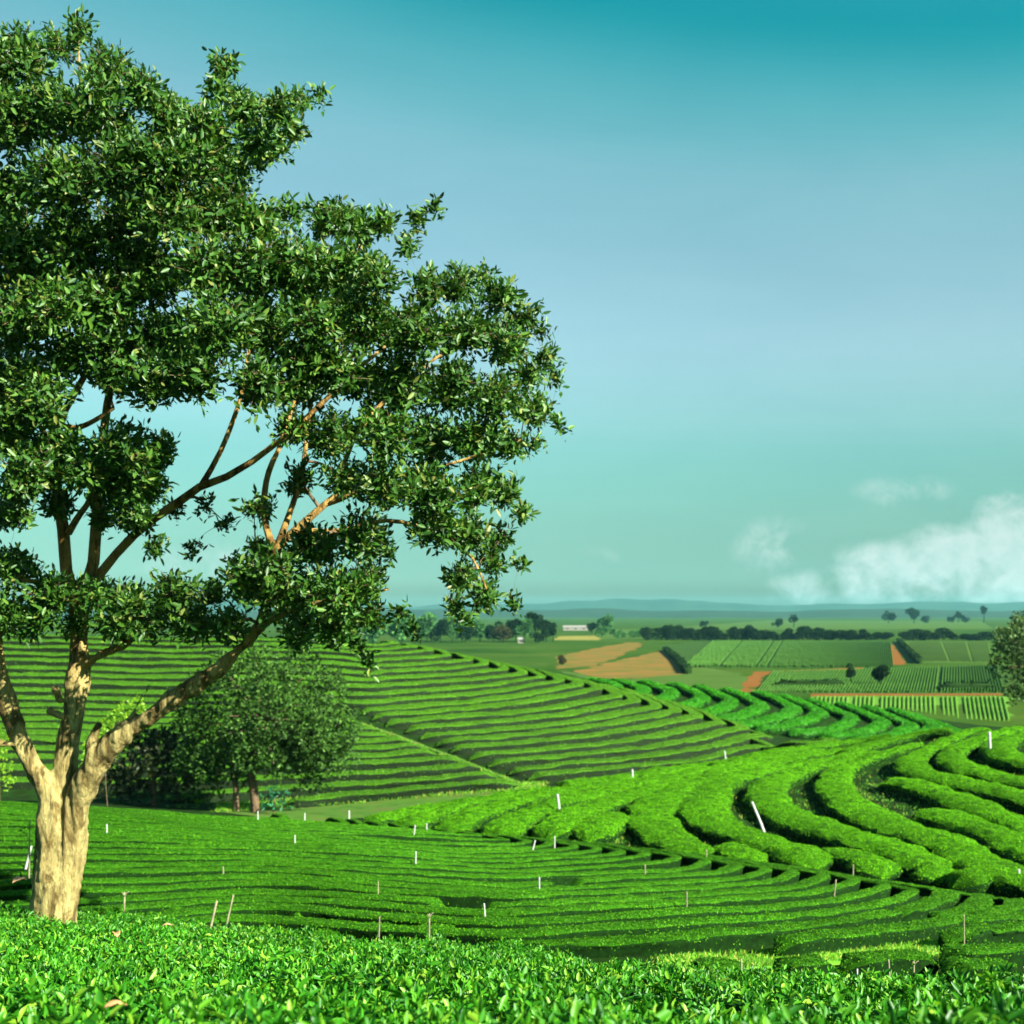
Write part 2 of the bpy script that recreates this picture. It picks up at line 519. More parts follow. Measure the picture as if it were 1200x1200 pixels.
kn(-25, EYE - 1.9)
kn(2.5, EYE - 0.806 - 0.218 * 2.5 - HF)
kt(7, [1201] * 7, HF)
d3 = np.array([25, 25, 23, 21, 19, 17, 17.])
kt(d3, [1073, 1085, 1102, 1115, 1136, 1153, 1156], HF)
kt(d3 * 1.08, [1070, 1080, 1098, 1109, 1122, 1138, 1142], HB)
kt([36, 36, 33, 31, 28, 26, 25], [1015, 1020, 1040, 1055, 1068, 1080, 1085], HB)
kt([48, 48, 47, 45, 40, 36, 34], [966, 970, 984, 1012, 1028, 1048, 1063], HB)
d7 = np.array([60, 60, 60, 60, 53, 48, 44.])
y7 = [938, 945, 958, 979, 998, 1022, 1050]
kt(d7, y7, HB)
kn(d7 * 1.14, zt(d7, y7) - HB - 0.34 * d7 * 0.14)
d9 = np.array([80, 80, 80, 73, 66, 60, 56.])
kt(d9, [948, 955, 972, 1000, 1025, 1050, 1075], 0)
kt([86, 86, 86, 80, 74, 70, 66], [944, 950, 958, 950, 975, 990, 1003], [0, 0, 0, HC, HC, HC, HC])
kt([92, 92, 92, 88, 88, 88, 84], [938, 945, 950, 928, 918, 918, 918], [0, 0, 0, HC, HC, HC, HC])
d12 = np.array([95, 95, 95, 93, 100, 112, 108.])
y12 = [936, 943, 946, 919, 897, 866, 842]
kt(d12, y12, [0, 0, 0, HC, HC, HC, HC])
kt([98, 98, 98, 98, 104, 118, 118], [925, 930, 927, 911, 893, 861.5, 855], HD)
kt([120, 120, 120, 120, 120, 126, 130], [830, 835, 838, 852, 868, 880, 868], HD)
d15 = np.array([155, 155, 150, 146, 138, 134, 145.])
y15 = [738, 740, 744, 779, 826, 892, 876]
kt(d15, y15, HD)
kn(d15 * 1.07, zt(d15, y15) - HD - np.array([.3, .3, .3, .3, .3, .1, .1]) * d15 * 0.07)
kt(176, [800, 800, 800, 818, 848, 872, 880], 0)
kt(205, [800, 800, 798, 794, 803, 825, 850], HE)
kn(235, EYE + np.array([-15, -15, -15, -15, -16, -19, -22.]))
kn(300, 0.0)
kn(520, 0.0)
kn(14000, 0.0)
KD = np.array([k[0] for k in KN])      # knots x columns
KZ = np.array([k[1] for k in KN])
XC = np.concatenate([[-900, -450], COLS, [1650, 2100]])
KD = np.concatenate([KD[:, :1], KD[:, :1], KD, KD[:, -1:], KD[:, -1:]], 1)
KZ = np.concatenate([KZ[:, :1], KZ[:, :1], KZ, KZ[:, -1:], KZ[:, -1:]], 1)


def col_interp(A, px):
    """cubic (Catmull-Rom) interpolation of every knot across the picture columns -> (N, K)"""
    px = np.clip(px, XC[1] + 1, XC[-2] - 1)
    i = np.clip(np.searchsorted(XC, px) - 1, 1, len(XC) - 3)
    x0, x1 = XC[i], XC[i + 1]
    t = ((px - x0) / (x1 - x0))[None]
    m0 = (A[:, i + 1] - A[:, i - 1]) / (XC[i + 1] - XC[i - 1]) * (x1 - x0)
    m1 = (A[:, i + 2] - A[:, i]) / (XC[i + 2] - XC[i]) * (x1 - x0)
    r = (2 * t ** 3 - 3 * t ** 2 + 1) * A[:, i] + (t ** 3 - 2 * t ** 2 + t) * m0 + (-2 * t ** 3 + 3 * t ** 2) * A[:, i + 1] + (t ** 3 - t ** 2) * m1
    return r.T


def ground_pd(px, d):
    """ground height at picture column px and distance d"""
    px, d = np.asarray(px, float).ravel(), np.asarray(d, float).ravel()
    D, Z = col_interp(KD, px), col_interp(KZ, px)
    h = np.diff(D, axis=1)
    s = np.diff(Z, axis=1) / h
    w1, w2 = 2 * h[:, 1:] + h[:, :-1], h[:, 1:] + 2 * h[:, :-1]
    with np.errstate(divide='ignore', invalid='ignore'):
        mm = (w1 + w2) / (w1 / s[:, :-1] + w2 / s[:, 1:])
    mm = np.where(s[:, :-1] * s[:, 1:] > 0, mm, 0)
    m = np.concatenate([s[:, :1], mm, s[:, -1:]], 1)
    i = np.clip((D <= d[:, None]).sum(1) - 1, 0, D.shape[1] - 2)
    a = np.arange(len(d))
    hh = h[a, i]
    t = np.clip((d - D[a, i]) / hh, 0, 1)
    return ((2 * t ** 3 - 3 * t ** 2 + 1) * Z[a, i] + (t ** 3 - 2 * t ** 2 + t) * hh * m[a, i]
            + (-2 * t ** 3 + 3 * t ** 2) * Z[a, i + 1] + (t ** 3 - t ** 2) * hh * m[a, i + 1])


def ground(X, Y):
    X, Y = np.asarray(X, float), np.asarray(Y, float)
    px = 600 + F * X / np.maximum(Y, 5.0)
    z = ground_pd(px, Y).reshape(X.shape)
    q = np.stack([X.ravel(), Y.ravel()], 1)
    return z + (0.035 * fbm(q, 0.3, 2, 5)).reshape(X.shape) * (Y < 300)


def kd(px, k):
    """distance of knot k at column px"""
    return col_interp(KD[k:k + 1], np.atleast_1d(np.asarray(px, float)))[:, 0]


def unproject(pts, k0, k1, h):
    """picture points on the tops of hedges h high -> ground X, Y between knots k0 and k1"""
    out = []
    for px, py in pts:
        a, b = kd(px, k0)[0], kd(px, k1)[0]
        d = np.linspace(a, b, 240)
        y = HOR + F * (EYE - ground_pd(np.full(240, px), d) - h) / d
        ok = np.nonzero(y <= py)[0]
        i = ok[0] if len(ok) else int(np.argmin(y))
        dd = d[i]
        if i > 0 and len(ok) and y[i - 1] > py:
            f = (y[i - 1] - py) / (y[i - 1] - y[i])
            dd = d[i - 1] + f * (d[i] - d[i - 1])
        out.append(((px - 600) / F * dd, dd))
    return np.array(out)


def at(px, d):
    """point on the ground at column px, distance d"""
    x = (px - 600) / F * d
    return np.array([x, d, float(ground(np.array([x]), np.array([d]))[0])])


def on_ground(px, py, k0, k1, h=0.0):
    x, y = unproject([(px, py)], k0, k1, h)[0]
    return np.array([x, y, float(ground(np.array([x]), np.array([y]))[0])])


# one sheet from behind the camera to the horizon
rows = np.concatenate([np.linspace(-25, 4, 24), np.geomspace(4.3, 300, 330), np.geomspace(310, 13500, 60)])
tt = np.concatenate([np.linspace(-0.95, -0.5, 14), np.linspace(-0.485, 0.485, 250), np.linspace(0.5, 0.95, 14)])
TY, TT = np.meshgrid(rows, tt, indexing='ij')
TX = TT * (TY + 27)
TZ = ground(TX, TY)
nr, nc = TX.shape
mb = MB()
i = np.arange(nr - 1)[:, None] * nc
j = np.arange(nc - 1)[None]
mb.add(np.stack([TX, TY, TZ], -1).reshape(-1, 3), np.stack([i + j, i + j + 1, i + nc + j + 1, i + nc + j], -1).reshape(-1, 4))
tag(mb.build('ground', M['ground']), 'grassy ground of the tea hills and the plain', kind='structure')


def sheet_on_ground(name, poly, k0, k1, mat, lift=0.02, n=40):
    """strip between two picture polylines laid on the ground"""
    a, b = poly
    A = smooth_path(unproject(a, k0, k1, 0), 0.2)
    B = smooth_path(unproject(b, k0, k1, 0), 0.2)
    s = np.linspace(0, 1, n)
    A = np.stack([np.interp(s, np.linspace(0, 1, len(A)), A[:, k]) for k in (0, 1)], 1)
    B = np.stack([np.interp(s, np.linspace(0, 1, len(B)), B[:, k]) for k in (0, 1)], 1)
    m = 9
    u = np.linspace(0, 1, m)[None, :, None]
    G = A[:, None] * (1 - u) + B[:, None] * u
    Z = ground(G[..., 0], G[..., 1]) + lift
    v = np.concatenate([G, Z[..., None]], -1).reshape(-1, 3)
    i = np.arange(n - 1)[:, None] * m
    j = np.arange(m - 1)[None]
    q = MB()
    q.add(v, np.stack([i + j, i + j + 1, i + m + j + 1, i + m + j], -1).reshape(-1, 4))
    return q.build(name, mat)


# ---------------------------------------------------------------- mountains and haze


def ridge(name, y0, amp, base, seed, x0, x1, label):
    n, m = 160, 9
    x = np.linspace(x0, x1, n)
    h = base + amp * fbm(np.stack([x, x * 0], 1), 0.0011, 4, seed)
    prof = np.array([0, .35, .65, .9, 1, .85, .6, .3, 0])
    dy = np.linspace(-900, 900, m)
    V = np.zeros((n, m, 3))
    V[..., 0] = x[:, None]
    V[..., 1] = y0 + dy[None] + 120 * vnoise(np.stack([x, x * 0], 1), 0.002, seed + 9)[:, None]
    V[..., 2] = np.maximum(h, 4)[:, None] * prof[None] - 2
    V[..., 2] += 0.12 * amp * fbm(V[..., :2].reshape(-1, 2), 0.005, 3, seed + 3).reshape(n, m) * prof[None]
    i = np.arange(n - 1)[:, None] * m
    j = np.arange(m - 1)[None]
    q = MB()
    q.add(V.reshape(-1, 3), np.stack([i + j, i + m + j, i + m + j + 1, i + j + 1], -1).reshape(-1, 4))
    tag(q.build(name, M['hill']), label, kind='structure')


ridge('mountains', 10500, 36, 112, 3, -7000, 8500, 'pale blue mountain ridge along the horizon')
ridge('hills', 6200, 16, 40, 11, -4500, 5200, 'low blue hills in front of the far mountains')

hz = MB()
hx, hy0, hy1, hz0, hz1 = 14500, -60, 14200, -3.0, 185.0
hz.add([(-hx, hy0, hz0), (hx, hy0, hz0), (hx, hy1, hz0), (-hx, hy1, hz0), (-hx, hy0, hz1), (hx, hy0, hz1), (hx, hy1, hz1), (-hx, hy1, hz1)],
       [(3, 2, 1, 0), (4, 5, 6, 7), (0, 1, 5, 4), (1, 2, 6, 5), (2, 3, 7, 6), (3, 0, 4, 7)])
hm = bpy.data.materials.new('haze_air')
hm.use_nodes = True
ht = hm.node_tree
ht.nodes.clear()
hv = N(ht, 'ShaderNodeVolumePrincipled')
hv.inputs['Color'].default_value = (0.27, 0.85, 0.92, 1)
hv.inputs['Density'].default_value = 2.8e-5
ho = N(ht, 'ShaderNodeOutputMaterial')
ht.links.new(hv.outputs[0], ho.inputs['Volume'])
tag(hz.build('haze', hm, smooth=False), 'thin blue haze over the plain', kind='stuff')

# ---------------------------------------------------------------- tea hedges
def profile(half):
    h = np.array(half)
    return np.vstack([h, (h[:-1] * [-1, 1])[::-1]])


FLAT = (profile([(-0.80, 0.0), (-0.88, 0.40), (-0.95, 0.72), (-1.0, 0.90), (-0.90, 0.98), (-0.5, 1.02), (0, 1.04)]), [0.3, 0.45, 0.9, -1, -1, -1])
MID = (profile([(-0.82, 0.0), (-0.92, 0.38), (-1.0, 0.66), (-0.97, 0.84), (-0.80, 0.95), (-0.42, 1.01), (0, 1.03)]), [0.3, 0.5, 1.3, -1, -1, -1])
DOME = (profile([(-0.84, 0.0), (-0.96, 0.33), (-1.0, 0.55), (-0.93, 0.75), (-0.73, 0.90), (-0.38, 1.0), (0, 1.04)]), [0.3, 0.6, 1.8, -1, -1, -1])


def hedge(xy, hw, h, leafm, corem, dens, ll, label, group, step=0.45, rough=1.0, name='tea_hedge', vis=None, sidek=0.45, taper=1.0, t0=0.35, tuft=0.14, form=FLAT):
    """one clipped hedge along a ground path: twiggy body with a coat of small leaves"""
    PROF, COAT = form[0], np.array(list(form[1]) + list(form[1])[::-1], float)
    c = smooth_path(xy, step)
    if len(c) < 4:
        return None
    s = np.concatenate([[0], np.cumsum(np.linalg.norm(np.diff(c, axis=0), axis=1))])
    T = unit(np.gradient(c, axis=0))
    Nn = np.stack([T[:, 1], -T[:, 0]], 1)
    e = np.minimum(s, s[-1] - s)
    k = np.clip(e / (np.max(hw) * 0.9), 0, 1)
    ends = np.sqrt(np.maximum(1 - (1 - k) ** 2, 0.0)) * 0.96 + 0.04
    sd = int(rng.integers(1e6))
    hw = hw * np.interp(s / s[-1], [0, t0, 1], [1, 1, taper])
    wv = hw * ends * (1 + 0.13 * rough * vnoise(np.stack([s, s * 0], 1), 0.45, sd))
    hv_ = h * (0.25 + 0.75 * ends) * (1 + 0.10 * rough * fbm(np.stack([s, s * 0], 1), 0.4, 2, sd + 1))
    m = len(PROF)
    V = c[:, None, :] + Nn[:, None, :] * (PROF[None, :, 0] * wv[:, None])[..., None]
    gz = ground(V[..., 0], V[..., 1])
    gc = ground(c[:, 0], c[:, 1])[:, None]
    upf = PROF[None, :, 1]
    Z = gz * (1 - 0.5 * upf) + gc * 0.5 * upf + upf * hv_[:, None] - 0.06 * (upf < 0.01)
    V3 = np.concatenate([V, Z[..., None]], -1)
    jit = 0.055 * h * rough * rng.normal(size=V3.shape) * (upf[..., None] > 0.01)
    V3 = V3 + jit
    n = len(c)
    loc = np.array([c[:, 0].mean(), c[:, 1].mean(), Z[:, [0, -1]].min()])
    q = MB()
    i = np.arange(n - 1)[:, None] * m
    j = np.arange(m - 1)[None]
    F4 = np.stack([i + j, i + m + j, i + m + j + 1, i + j + 1], -1).reshape(-1, 4)
    P = V3.reshape(-1, 3)
    q.add(P, F4, 1)
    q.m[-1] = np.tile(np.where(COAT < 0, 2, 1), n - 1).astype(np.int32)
    q.f.append(np.array([list(range(m))]))
    q.m.append(np.array([1], np.int32))
    q.f.append(np.array([list(range((n - 1) * m, n * m))[::-1]]))
    q.m.append(np.array([1], np.int32))
    # leaf coat
    a, b, cc, d = (P[F4[:, t]] for t in range(4))
    nrm = np.cross(cc - a, d - b)
    area = 0.5 * np.linalg.norm(nrm, axis=1)
    nrm = unit(nrm)
    if nrm[:, 2].mean() < 0:
        nrm = -nrm
    wgt = area * np.tile(np.where(COAT < 0, 1.0, COAT * sidek), n - 1)
    ctr = (a + cc) / 2
    pxc = 600 + F * ctr[:, 0] / np.maximum(ctr[:, 1], 1)
    wgt = wgt * ((pxc > -90) & (pxc < 1290))
    if vis is not None:
        wgt = wgt * (ctr[:, 1] < vis(pxc))
    tot = wgt.sum()
    cnt = int(tot * dens)
    if cnt > 0:
        fi = rng.choice(len(F4), cnt, p=wgt / tot)
        u, v = rng.random((cnt, 1)), rng.random((cnt, 1))
        p = (a[fi] * (1 - u) + b[fi] * u) * (1 - v) + (d[fi] * (1 - u) + cc[fi] * u) * v
        nn = nrm[fi]
        dr = rng.normal(size=(cnt, 3))
        dr = unit(dr - nn * (dr * nn).sum(1, keepdims=True)) + nn * np.where(rng.random((cnt, 1)) < tuft, rng.uniform(0.6, 2.2, (cnt, 1)), rng.uniform(-0.05, 0.5, (cnt, 1)))
        sz = ll * rng.uniform(0.65, 1.3, cnt)
        leaves(q, p - unit(dr) * sz[:, None] * 0.2, dr, sz, sz * 0.55, 0, 0.15, 0, 1, up=nn * 1.6)
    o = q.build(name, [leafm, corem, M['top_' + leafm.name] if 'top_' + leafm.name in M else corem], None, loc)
    return tag(o, label, 'hedge', group)


ORD = ['first', 'second', 'third', 'fourth', 'fifth', 'sixth', 'seventh', 'eighth', 'ninth', 'tenth', 'eleventh', 'twelfth', 'thirteenth',
       'fourteenth', 'fifteenth', 'sixteenth', 'seventeenth', 'eighteenth', 'nineteenth', 'twentieth', 'twenty-first', 'twenty-second',
       'twenty-third', 'twenty-fourth', 'twenty-fifth', 'twenty-sixth', 'twenty-seventh', 'twenty-eighth', 'twenty-ninth', 'thirtieth']


def curl(xy, radius, angle, tail):
    """continue a ground path past its end: turn left to an absolute heading, then run straight"""
    xy = [np.array(p) for p in xy]
    t = unit(xy[-1] - xy[-2])
    a0 = math.atan2(t[1], t[0])
    p = xy[-1].copy()
    n = 5
    angle = max(angle - math.degrees(a0), 10.0)
    for k in range(n):
        a0 += R(angle) / n
        p = p + np.array([math.cos(a0), math.sin(a0)]) * radius * R(angle) / n
        xy.append(p.copy())
    for k in range(3):
        p = p + np.array([math.cos(a0), math.sin(a0)]) * tail / 3
        xy.append(p.copy())
    return np.array(xy)


# near slope: rows run across and curl away over the brow at their right ends
B_TIPS = [(1070, 1043), (1037, 1037), (1001, 1031), (965, 1027), (930, 1023), (898, 1019), (862, 1014), (828, 1009), (793, 1004), (758, 1000),
          (728, 997), (700, 994), (673, 991), (645, 987), (618, 985), (586, 982), (556, 977), (525, 974), (496, 971), (468, 969), (438, 967),
          (411, 965), (385, 963), (318, 958)]
B_Y6 = [1092, 1079, 1066, 1058, 1049, 1041, 1034, 1027, 1020, 1014, 1008, 1003, 998, 993, 988]
B_Y3 = [1074, 1062, 1052, 1043, 1034, 1026, 1018, 1011, 1004, 998, 992, 987, 983, 979, 975, 972, 969, 966.5, 964, 962, 960, 958.5, 957, 955.5]
BU = [0, .21, .42, .63, .76, .86, .94, 1]
BD = [0, .13, .25, .39, .5, .6, .74, 1]
GB = 'clipped tea hedges on the near slope'
bvis = lambda px: kd(px, 7) * 1.12


def cut_path(xy, gaps):
    """split a ground path at the given picture columns, leaving short openings"""
    c = smooth_path(xy, 0.3)
    s = np.concatenate([[0], np.cumsum(np.linalg.norm(np.diff(c, axis=0), axis=1))])
    out, a = [], 0.0
    for g, wd in gaps:
        g = s[np.argmin(np.abs(600 + F * c[:, 0] / c[:, 1] - g))] / s[-1]
        b = g * s[-1] - wd / 2
        if b - a > 1.5:
            out.append(c[(s >= a) & (s <= b)])
        a = g * s[-1] + wd / 2
    out.append(c[s >= a])
    return [o[::max(1, len(o) // 40)] for o in out if len(o) > 5]


GAPS = {3: [545], 6: [660]}
for r, (xt, yt) in enumerate(B_TIPS):
    y3 = B_Y3[r]
    y0 = 938 + (y3 - 955) * 1.36
    pts = [(-160, y0 + (y0 - y3) * 0.4), (0, y0), (150, (y0 + y3) / 2 - 0.5), (300 if xt > 330 else 250, y3)]
    if r < 15:
        y6 = B_Y6[r]
        pts += [(450, (y3 + y6) / 2 + 1)]
        pts += [(600 + u * (xt - 600), y6 + d * (yt - y6)) for u, d in zip(BU, BD) if u * (xt - 600) < xt - 600 - 4 or u == 1]
    else:
        n = 2 if xt > 420 else 1
        if n == 2:
            pts += [(300 + (xt - 300) * .5, y3 + (yt - y3) * .3)]
        pts += [(xt, yt)]
    xy = unproject(pts, 4, 7, HB)
    xy = curl(xy, 1.0 if r < 15 else 0.8, 106, 7)
    segs = cut_path(xy, [(g + 6 * rng.normal(), rng.uniform(.2, .4)) for g in GAPS.get(r, [])])
    for k, sg in enumerate(segs):
        where = '' if len(segs) == 1 else ', stretch at its curled right end' if k == len(segs) - 1 else ', stretch at its left end' if k == 0 else \
            ', %s middle stretch from the left' % ORD[k - 1] if len(segs) > 3 else ', middle stretch'
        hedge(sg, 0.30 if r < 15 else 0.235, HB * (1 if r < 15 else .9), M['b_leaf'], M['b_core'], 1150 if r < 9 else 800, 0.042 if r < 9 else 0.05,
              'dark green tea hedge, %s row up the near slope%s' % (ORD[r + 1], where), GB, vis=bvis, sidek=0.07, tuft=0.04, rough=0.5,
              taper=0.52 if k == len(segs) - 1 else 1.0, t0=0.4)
# lower and shorter hedges of the near slope
SHORT_B = [
    ([(560, 1104), (650, 1103), (725, 1100), (800, 1096), (900, 1087), (980, 1077), (1046, 1069)], 'long tea hedge at the foot of the near slope, first row above the leafy foreground'),
    ([(909, 1103), (960, 1098), (1013, 1092), (1077, 1085), (1121, 1079)], 'tea hedge running along the upper edge of the grass path'),
    ([(1053, 1066), (1080, 1061), (1100, 1054), (1112, 1046)], 'short curled tea hedge beside the straw gap above the grass path'),
    ([(1099, 1072), (1125, 1067), (1143, 1060), (1152, 1050)], 'second short curled tea hedge from the straw gap, near the right edge'),
    ([(1147, 1070), (1172, 1066), (1188, 1061), (1197, 1055)], 'third short curled tea hedge from the straw gap, at the right edge'),
    ([(1126, 1077), (1165, 1074), (1215, 1071), (1290, 1066)], 'tea hedge behind the thin stake at the right end of the grass path'),
    ([(1112, 1096), (1147, 1090), (1200, 1087), (1290, 1082)], 'tea hedge ending at the right tip of the grass path'),
    ([(1101, 1114), (1147, 1112), (1200, 1108), (1290, 1104)], 'tea hedge below the right end of the grass path'),
    ([(985, 1123), (1040, 1120), (1099, 1119)], 'low tea hedge along the lower edge of the grass path, middle stretch'),
    ([(815, 1121), (840, 1125), (862, 1131)], 'low tea hedge curving below the left tip of the grass path'),
    ([(904, 1128), (945, 1125), (984, 1124)], 'low tea hedge along the lower edge of the grass path, left stretch'),
    ([(1105, 1128), (1147, 1126), (1190, 1124)], 'low tea hedge in the second row below the grass path at the right'),
]
for n, (pts, lab) in enumerate(SHORT_B):
    xy = unproject(pts, 3 if n > 6 else 4, 7, 0.32)
    if n in (2, 3, 4):
        xy = curl(xy, 1.0, 104, 6)
    hedge(xy, 0.38 if n < 7 else 0.34, 0.34, M['b_leaf'], M['b_core'], 1000, 0.045, lab, GB, step=0.3, sidek=0.12, tuft=0.07)
MOUNDS = [((1005, 1134), (1058, 1137), 'rounded tea bush left of the two thin stakes below the grass path'),
          ((1066, 1138), (1098, 1141), 'rounded tea bush just right of the thin stake below the grass path'),
          ((1110, 1139), (1140, 1140), 'small rounded tea bush below the right end of the grass path'),
          ((1160, 1142), (1215, 1139), 'rounded tea bush in the lower right corner of the near slope'),
          ((355, 1083), (398, 1085), 'bright rounded tea bush with a grassy hollow to its left'),
          ((300, 1074), (334, 1076), 'rounded tea bush right of the grassy hollow, lower of two'),
          ((335, 1064), (372, 1065), 'rounded tea bush right of the grassy hollow, upper of two'),
          ((187, 1060), (222, 1060), 'rounded tea bush left of the grassy hollow'),
          ((108, 1061), (138, 1058), 'rounded tea bush right of the big trunk'),
          ((418, 1078), (470, 1080), 'rounded tea bush between the hollow and the crooked bamboo stake'),
          ((475, 1084), (540, 1083), 'rounded tea bush behind the forked bamboo stake')]
for p, q, lab in MOUNDS:
    xy = unproject([p, ((p[0] + q[0]) / 2, (p[1] + q[1]) / 2), q], 4 if p[0] < 800 else 3, 6, HB)
    hedge(xy, 0.5, HB * 0.9, M['b_leaf'], M['core'], 700, 0.06, lab, 'rounded tea bushes at the foot of the near slope', step=0.12, name='tea_bush', sidek=0.5, form=DOME)

# right hill: broad hedges in S-curves
GC = 'broad bright tea hedges on the right hill'
C_ROWS = [
    ([(430, 957), (470, 950), (520, 941), (560, 934), (610, 926)], 'narrow bright hedge at the far left foot of the right hill'),
    ([(470, 965), (513, 948), (553, 938), (607, 928), (650, 921)], 'bright hedge, second from the left foot of the right hill'),
    ([(523, 969), (553, 951), (607, 934), (647, 926), (700, 918), (760, 908), (810, 900)], 'bright hedge rising left of the upright white stake'),
    ([(583, 973), (607, 954), (647, 938), (703, 925), (753, 914), (820, 900), (900, 886), (950, 877)], 'bright hedge rising just right of the upright white stake'),
    ([(640, 973), (667, 954), (703, 938), (753, 924), (803, 911), (850, 901), (900, 890), (967, 876)], 'bright hedge left of the short stub hedge on the right hill'),
    ([(690, 974), (704, 962), (716, 953), (733, 949)], 'short stub of a hedge ending halfway up the right hill'),
    ([(822, 994), (792, 981), (768, 964), (764, 946), (785, 928), (833, 909), (883, 896), (935, 886), (990, 875)], 'S-curved hedge, first to the right of the short stub hedge'),
    ([(955, 1005), (917, 988), (883, 977), (845, 962), (824, 945), (828, 927), (860, 909), (910, 897), (965, 888), (1020, 877)], 'S-curved hedge left of the leaning white stake'),
    ([(1095, 1010), (1053, 994), (1007, 981), (967, 968), (927, 953), (902, 936), (902, 917), (935, 901), (987, 888), (1035, 877)], 'S-curved hedge right of the leaning white stake'),
    ([(1182, 1021), (1150, 1004), (1100, 981), (1053, 964), (1013, 947), (983, 927), (979, 908), (1000, 892), (1053, 876), (1085, 867)], 'long S-curved hedge, second to the right of the leaning white stake'),
    ([(1034, 911), (1067, 915), (1117, 931), (1167, 951), (1220, 974), (1290, 1000)], 'hedge starting bluntly inside the bend of the long S-curved hedge'),
    ([(1074, 945), (1117, 954), (1167, 974), (1220, 998), (1290, 1024)], 'hedge starting bluntly below the other blunt one, near the right edge'),
    ([(1290, 952), (1200, 931), (1133, 915), (1085, 904), (1067, 889), (1093, 872), (1133, 857), (1165, 851)], 'hooked hedge below the white stake at the upper right'),
    ([(1290, 930), (1200, 913), (1167, 906), (1133, 896), (1114, 884), (1127, 871), (1160, 860), (1200, 850)], 'hooked hedge in which the upper right white stake stands'),
    ([(1290, 905), (1200, 889), (1175, 880), (1170, 870), (1188, 861), (1230, 854)], 'topmost hooked hedge at the right edge, above the white stake'),
    ([(838, 985), (858, 989), (882, 1001)], 'short mound of hedge low on the right hill, left of the others'),
    ([(958, 991), (1000, 998), (1035, 1014)], 'short hedge low on the right hill, below the leaning stake'),
    ([(1067, 1012), (1087, 1013), (1108, 1019)], 'very short hedge at the lower middle of the right hill'),
    ([(1117, 1025), (1150, 1022), (1190, 1026), (1240, 1036)], 'low hedge at the right foot of the right hill'),
    ([(655, 917), (700, 911), (750, 904), (800, 896), (867, 882), (930, 872), (978, 865)], 'thin hedge along the border with the left hill'),
    ([(835, 896), (890, 884), (950, 874), (1000, 866), (1050, 861)], 'thin hedge along the brow of the right hill'),
    ([(985, 880), (1030, 868), (1075, 858), (1120, 852)], 'thin hedge on the brow, left of the upper right white stake'),
]
for n, (pts, lab) in enumerate(C_ROWS):
    xy = unproject(pts, 9, 12, HC)
    hwid = [1.15, 1.15, 1.3, 1.35, 1.35, 1.35][n] if n < 6 else 1.65 if n < 10 else 1.45 if n < 15 else 1.3 if n < 19 else 0.95
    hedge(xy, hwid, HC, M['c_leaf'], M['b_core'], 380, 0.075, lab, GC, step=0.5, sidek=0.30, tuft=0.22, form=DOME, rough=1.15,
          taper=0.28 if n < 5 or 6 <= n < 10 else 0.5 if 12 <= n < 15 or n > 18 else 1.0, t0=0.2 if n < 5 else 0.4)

# left hill: long rows that curl over the brow on the right, cut by a path
GD = 'tea hedges on the left hill'
D_TIPS = [(925, 866), (897, 859), (870, 853), (841, 846), (814, 839), (789, 833), (765, 828), (740, 821), (718, 816), (696, 807), (674, 802), (652, 797),
          (630, 793), (608, 789), (586, 784), (564, 778), (545, 774), (520, 768), (500, 762), (478, 757), (455, 753)]
D_LEFT = [(619, 908), (596, 901), (571, 893), (549, 885), (528, 876), (511, 868), (492, 861), (475, 853), (452, 845), (435, 838), (422, 831)]
D_Y420 = [822, 813, 803, 795, 787, 779, 772, 765, 759, 754]
D_Y50 = [817, 808, 798, 790, 782, 773, 765, 757, 750, 744]
DU = [0, .2, .33, .55, .72, .88, 1]
DD = [0, .14, .22, .39, .57, .82, 1]
dvis = lambda px: kd(px, 15) * 1.06
for r, (xt, yt) in enumerate(D_TIPS):
    if r < 11:
        x0, y0 = D_LEFT[r]
        pts = []
    else:
        x0, y0 = 420, D_Y420[r - 11]
        yl = D_Y50[r - 11]
        pts = [(-200, yl), (50, yl), (240, (yl + y0) / 2)]
    if xt - x0 > 60:
        pts += [(x0 + u * (xt - x0), y0 + d * (yt - y0)) for u, d in zip(DU, DD)]
    else:
        pts += [(x0, y0), (xt, yt)]
    xy = curl(unproject(pts, 13, 15, HD), 2.2, 113, 14)
    lab = 'tea hedge on the left hill, %s row up, ' % ORD[r] + ('starting at the diagonal path' if r < 11 else 'passing above the diagonal path')
    hedge(xy, 0.86, HD, M['d_leaf'], M['d_core'], 95, 0.13, lab, GD, step=0.9, vis=dvis, sidek=0.12, tuft=0.05, form=FLAT, taper=0.55, t0=0.5)
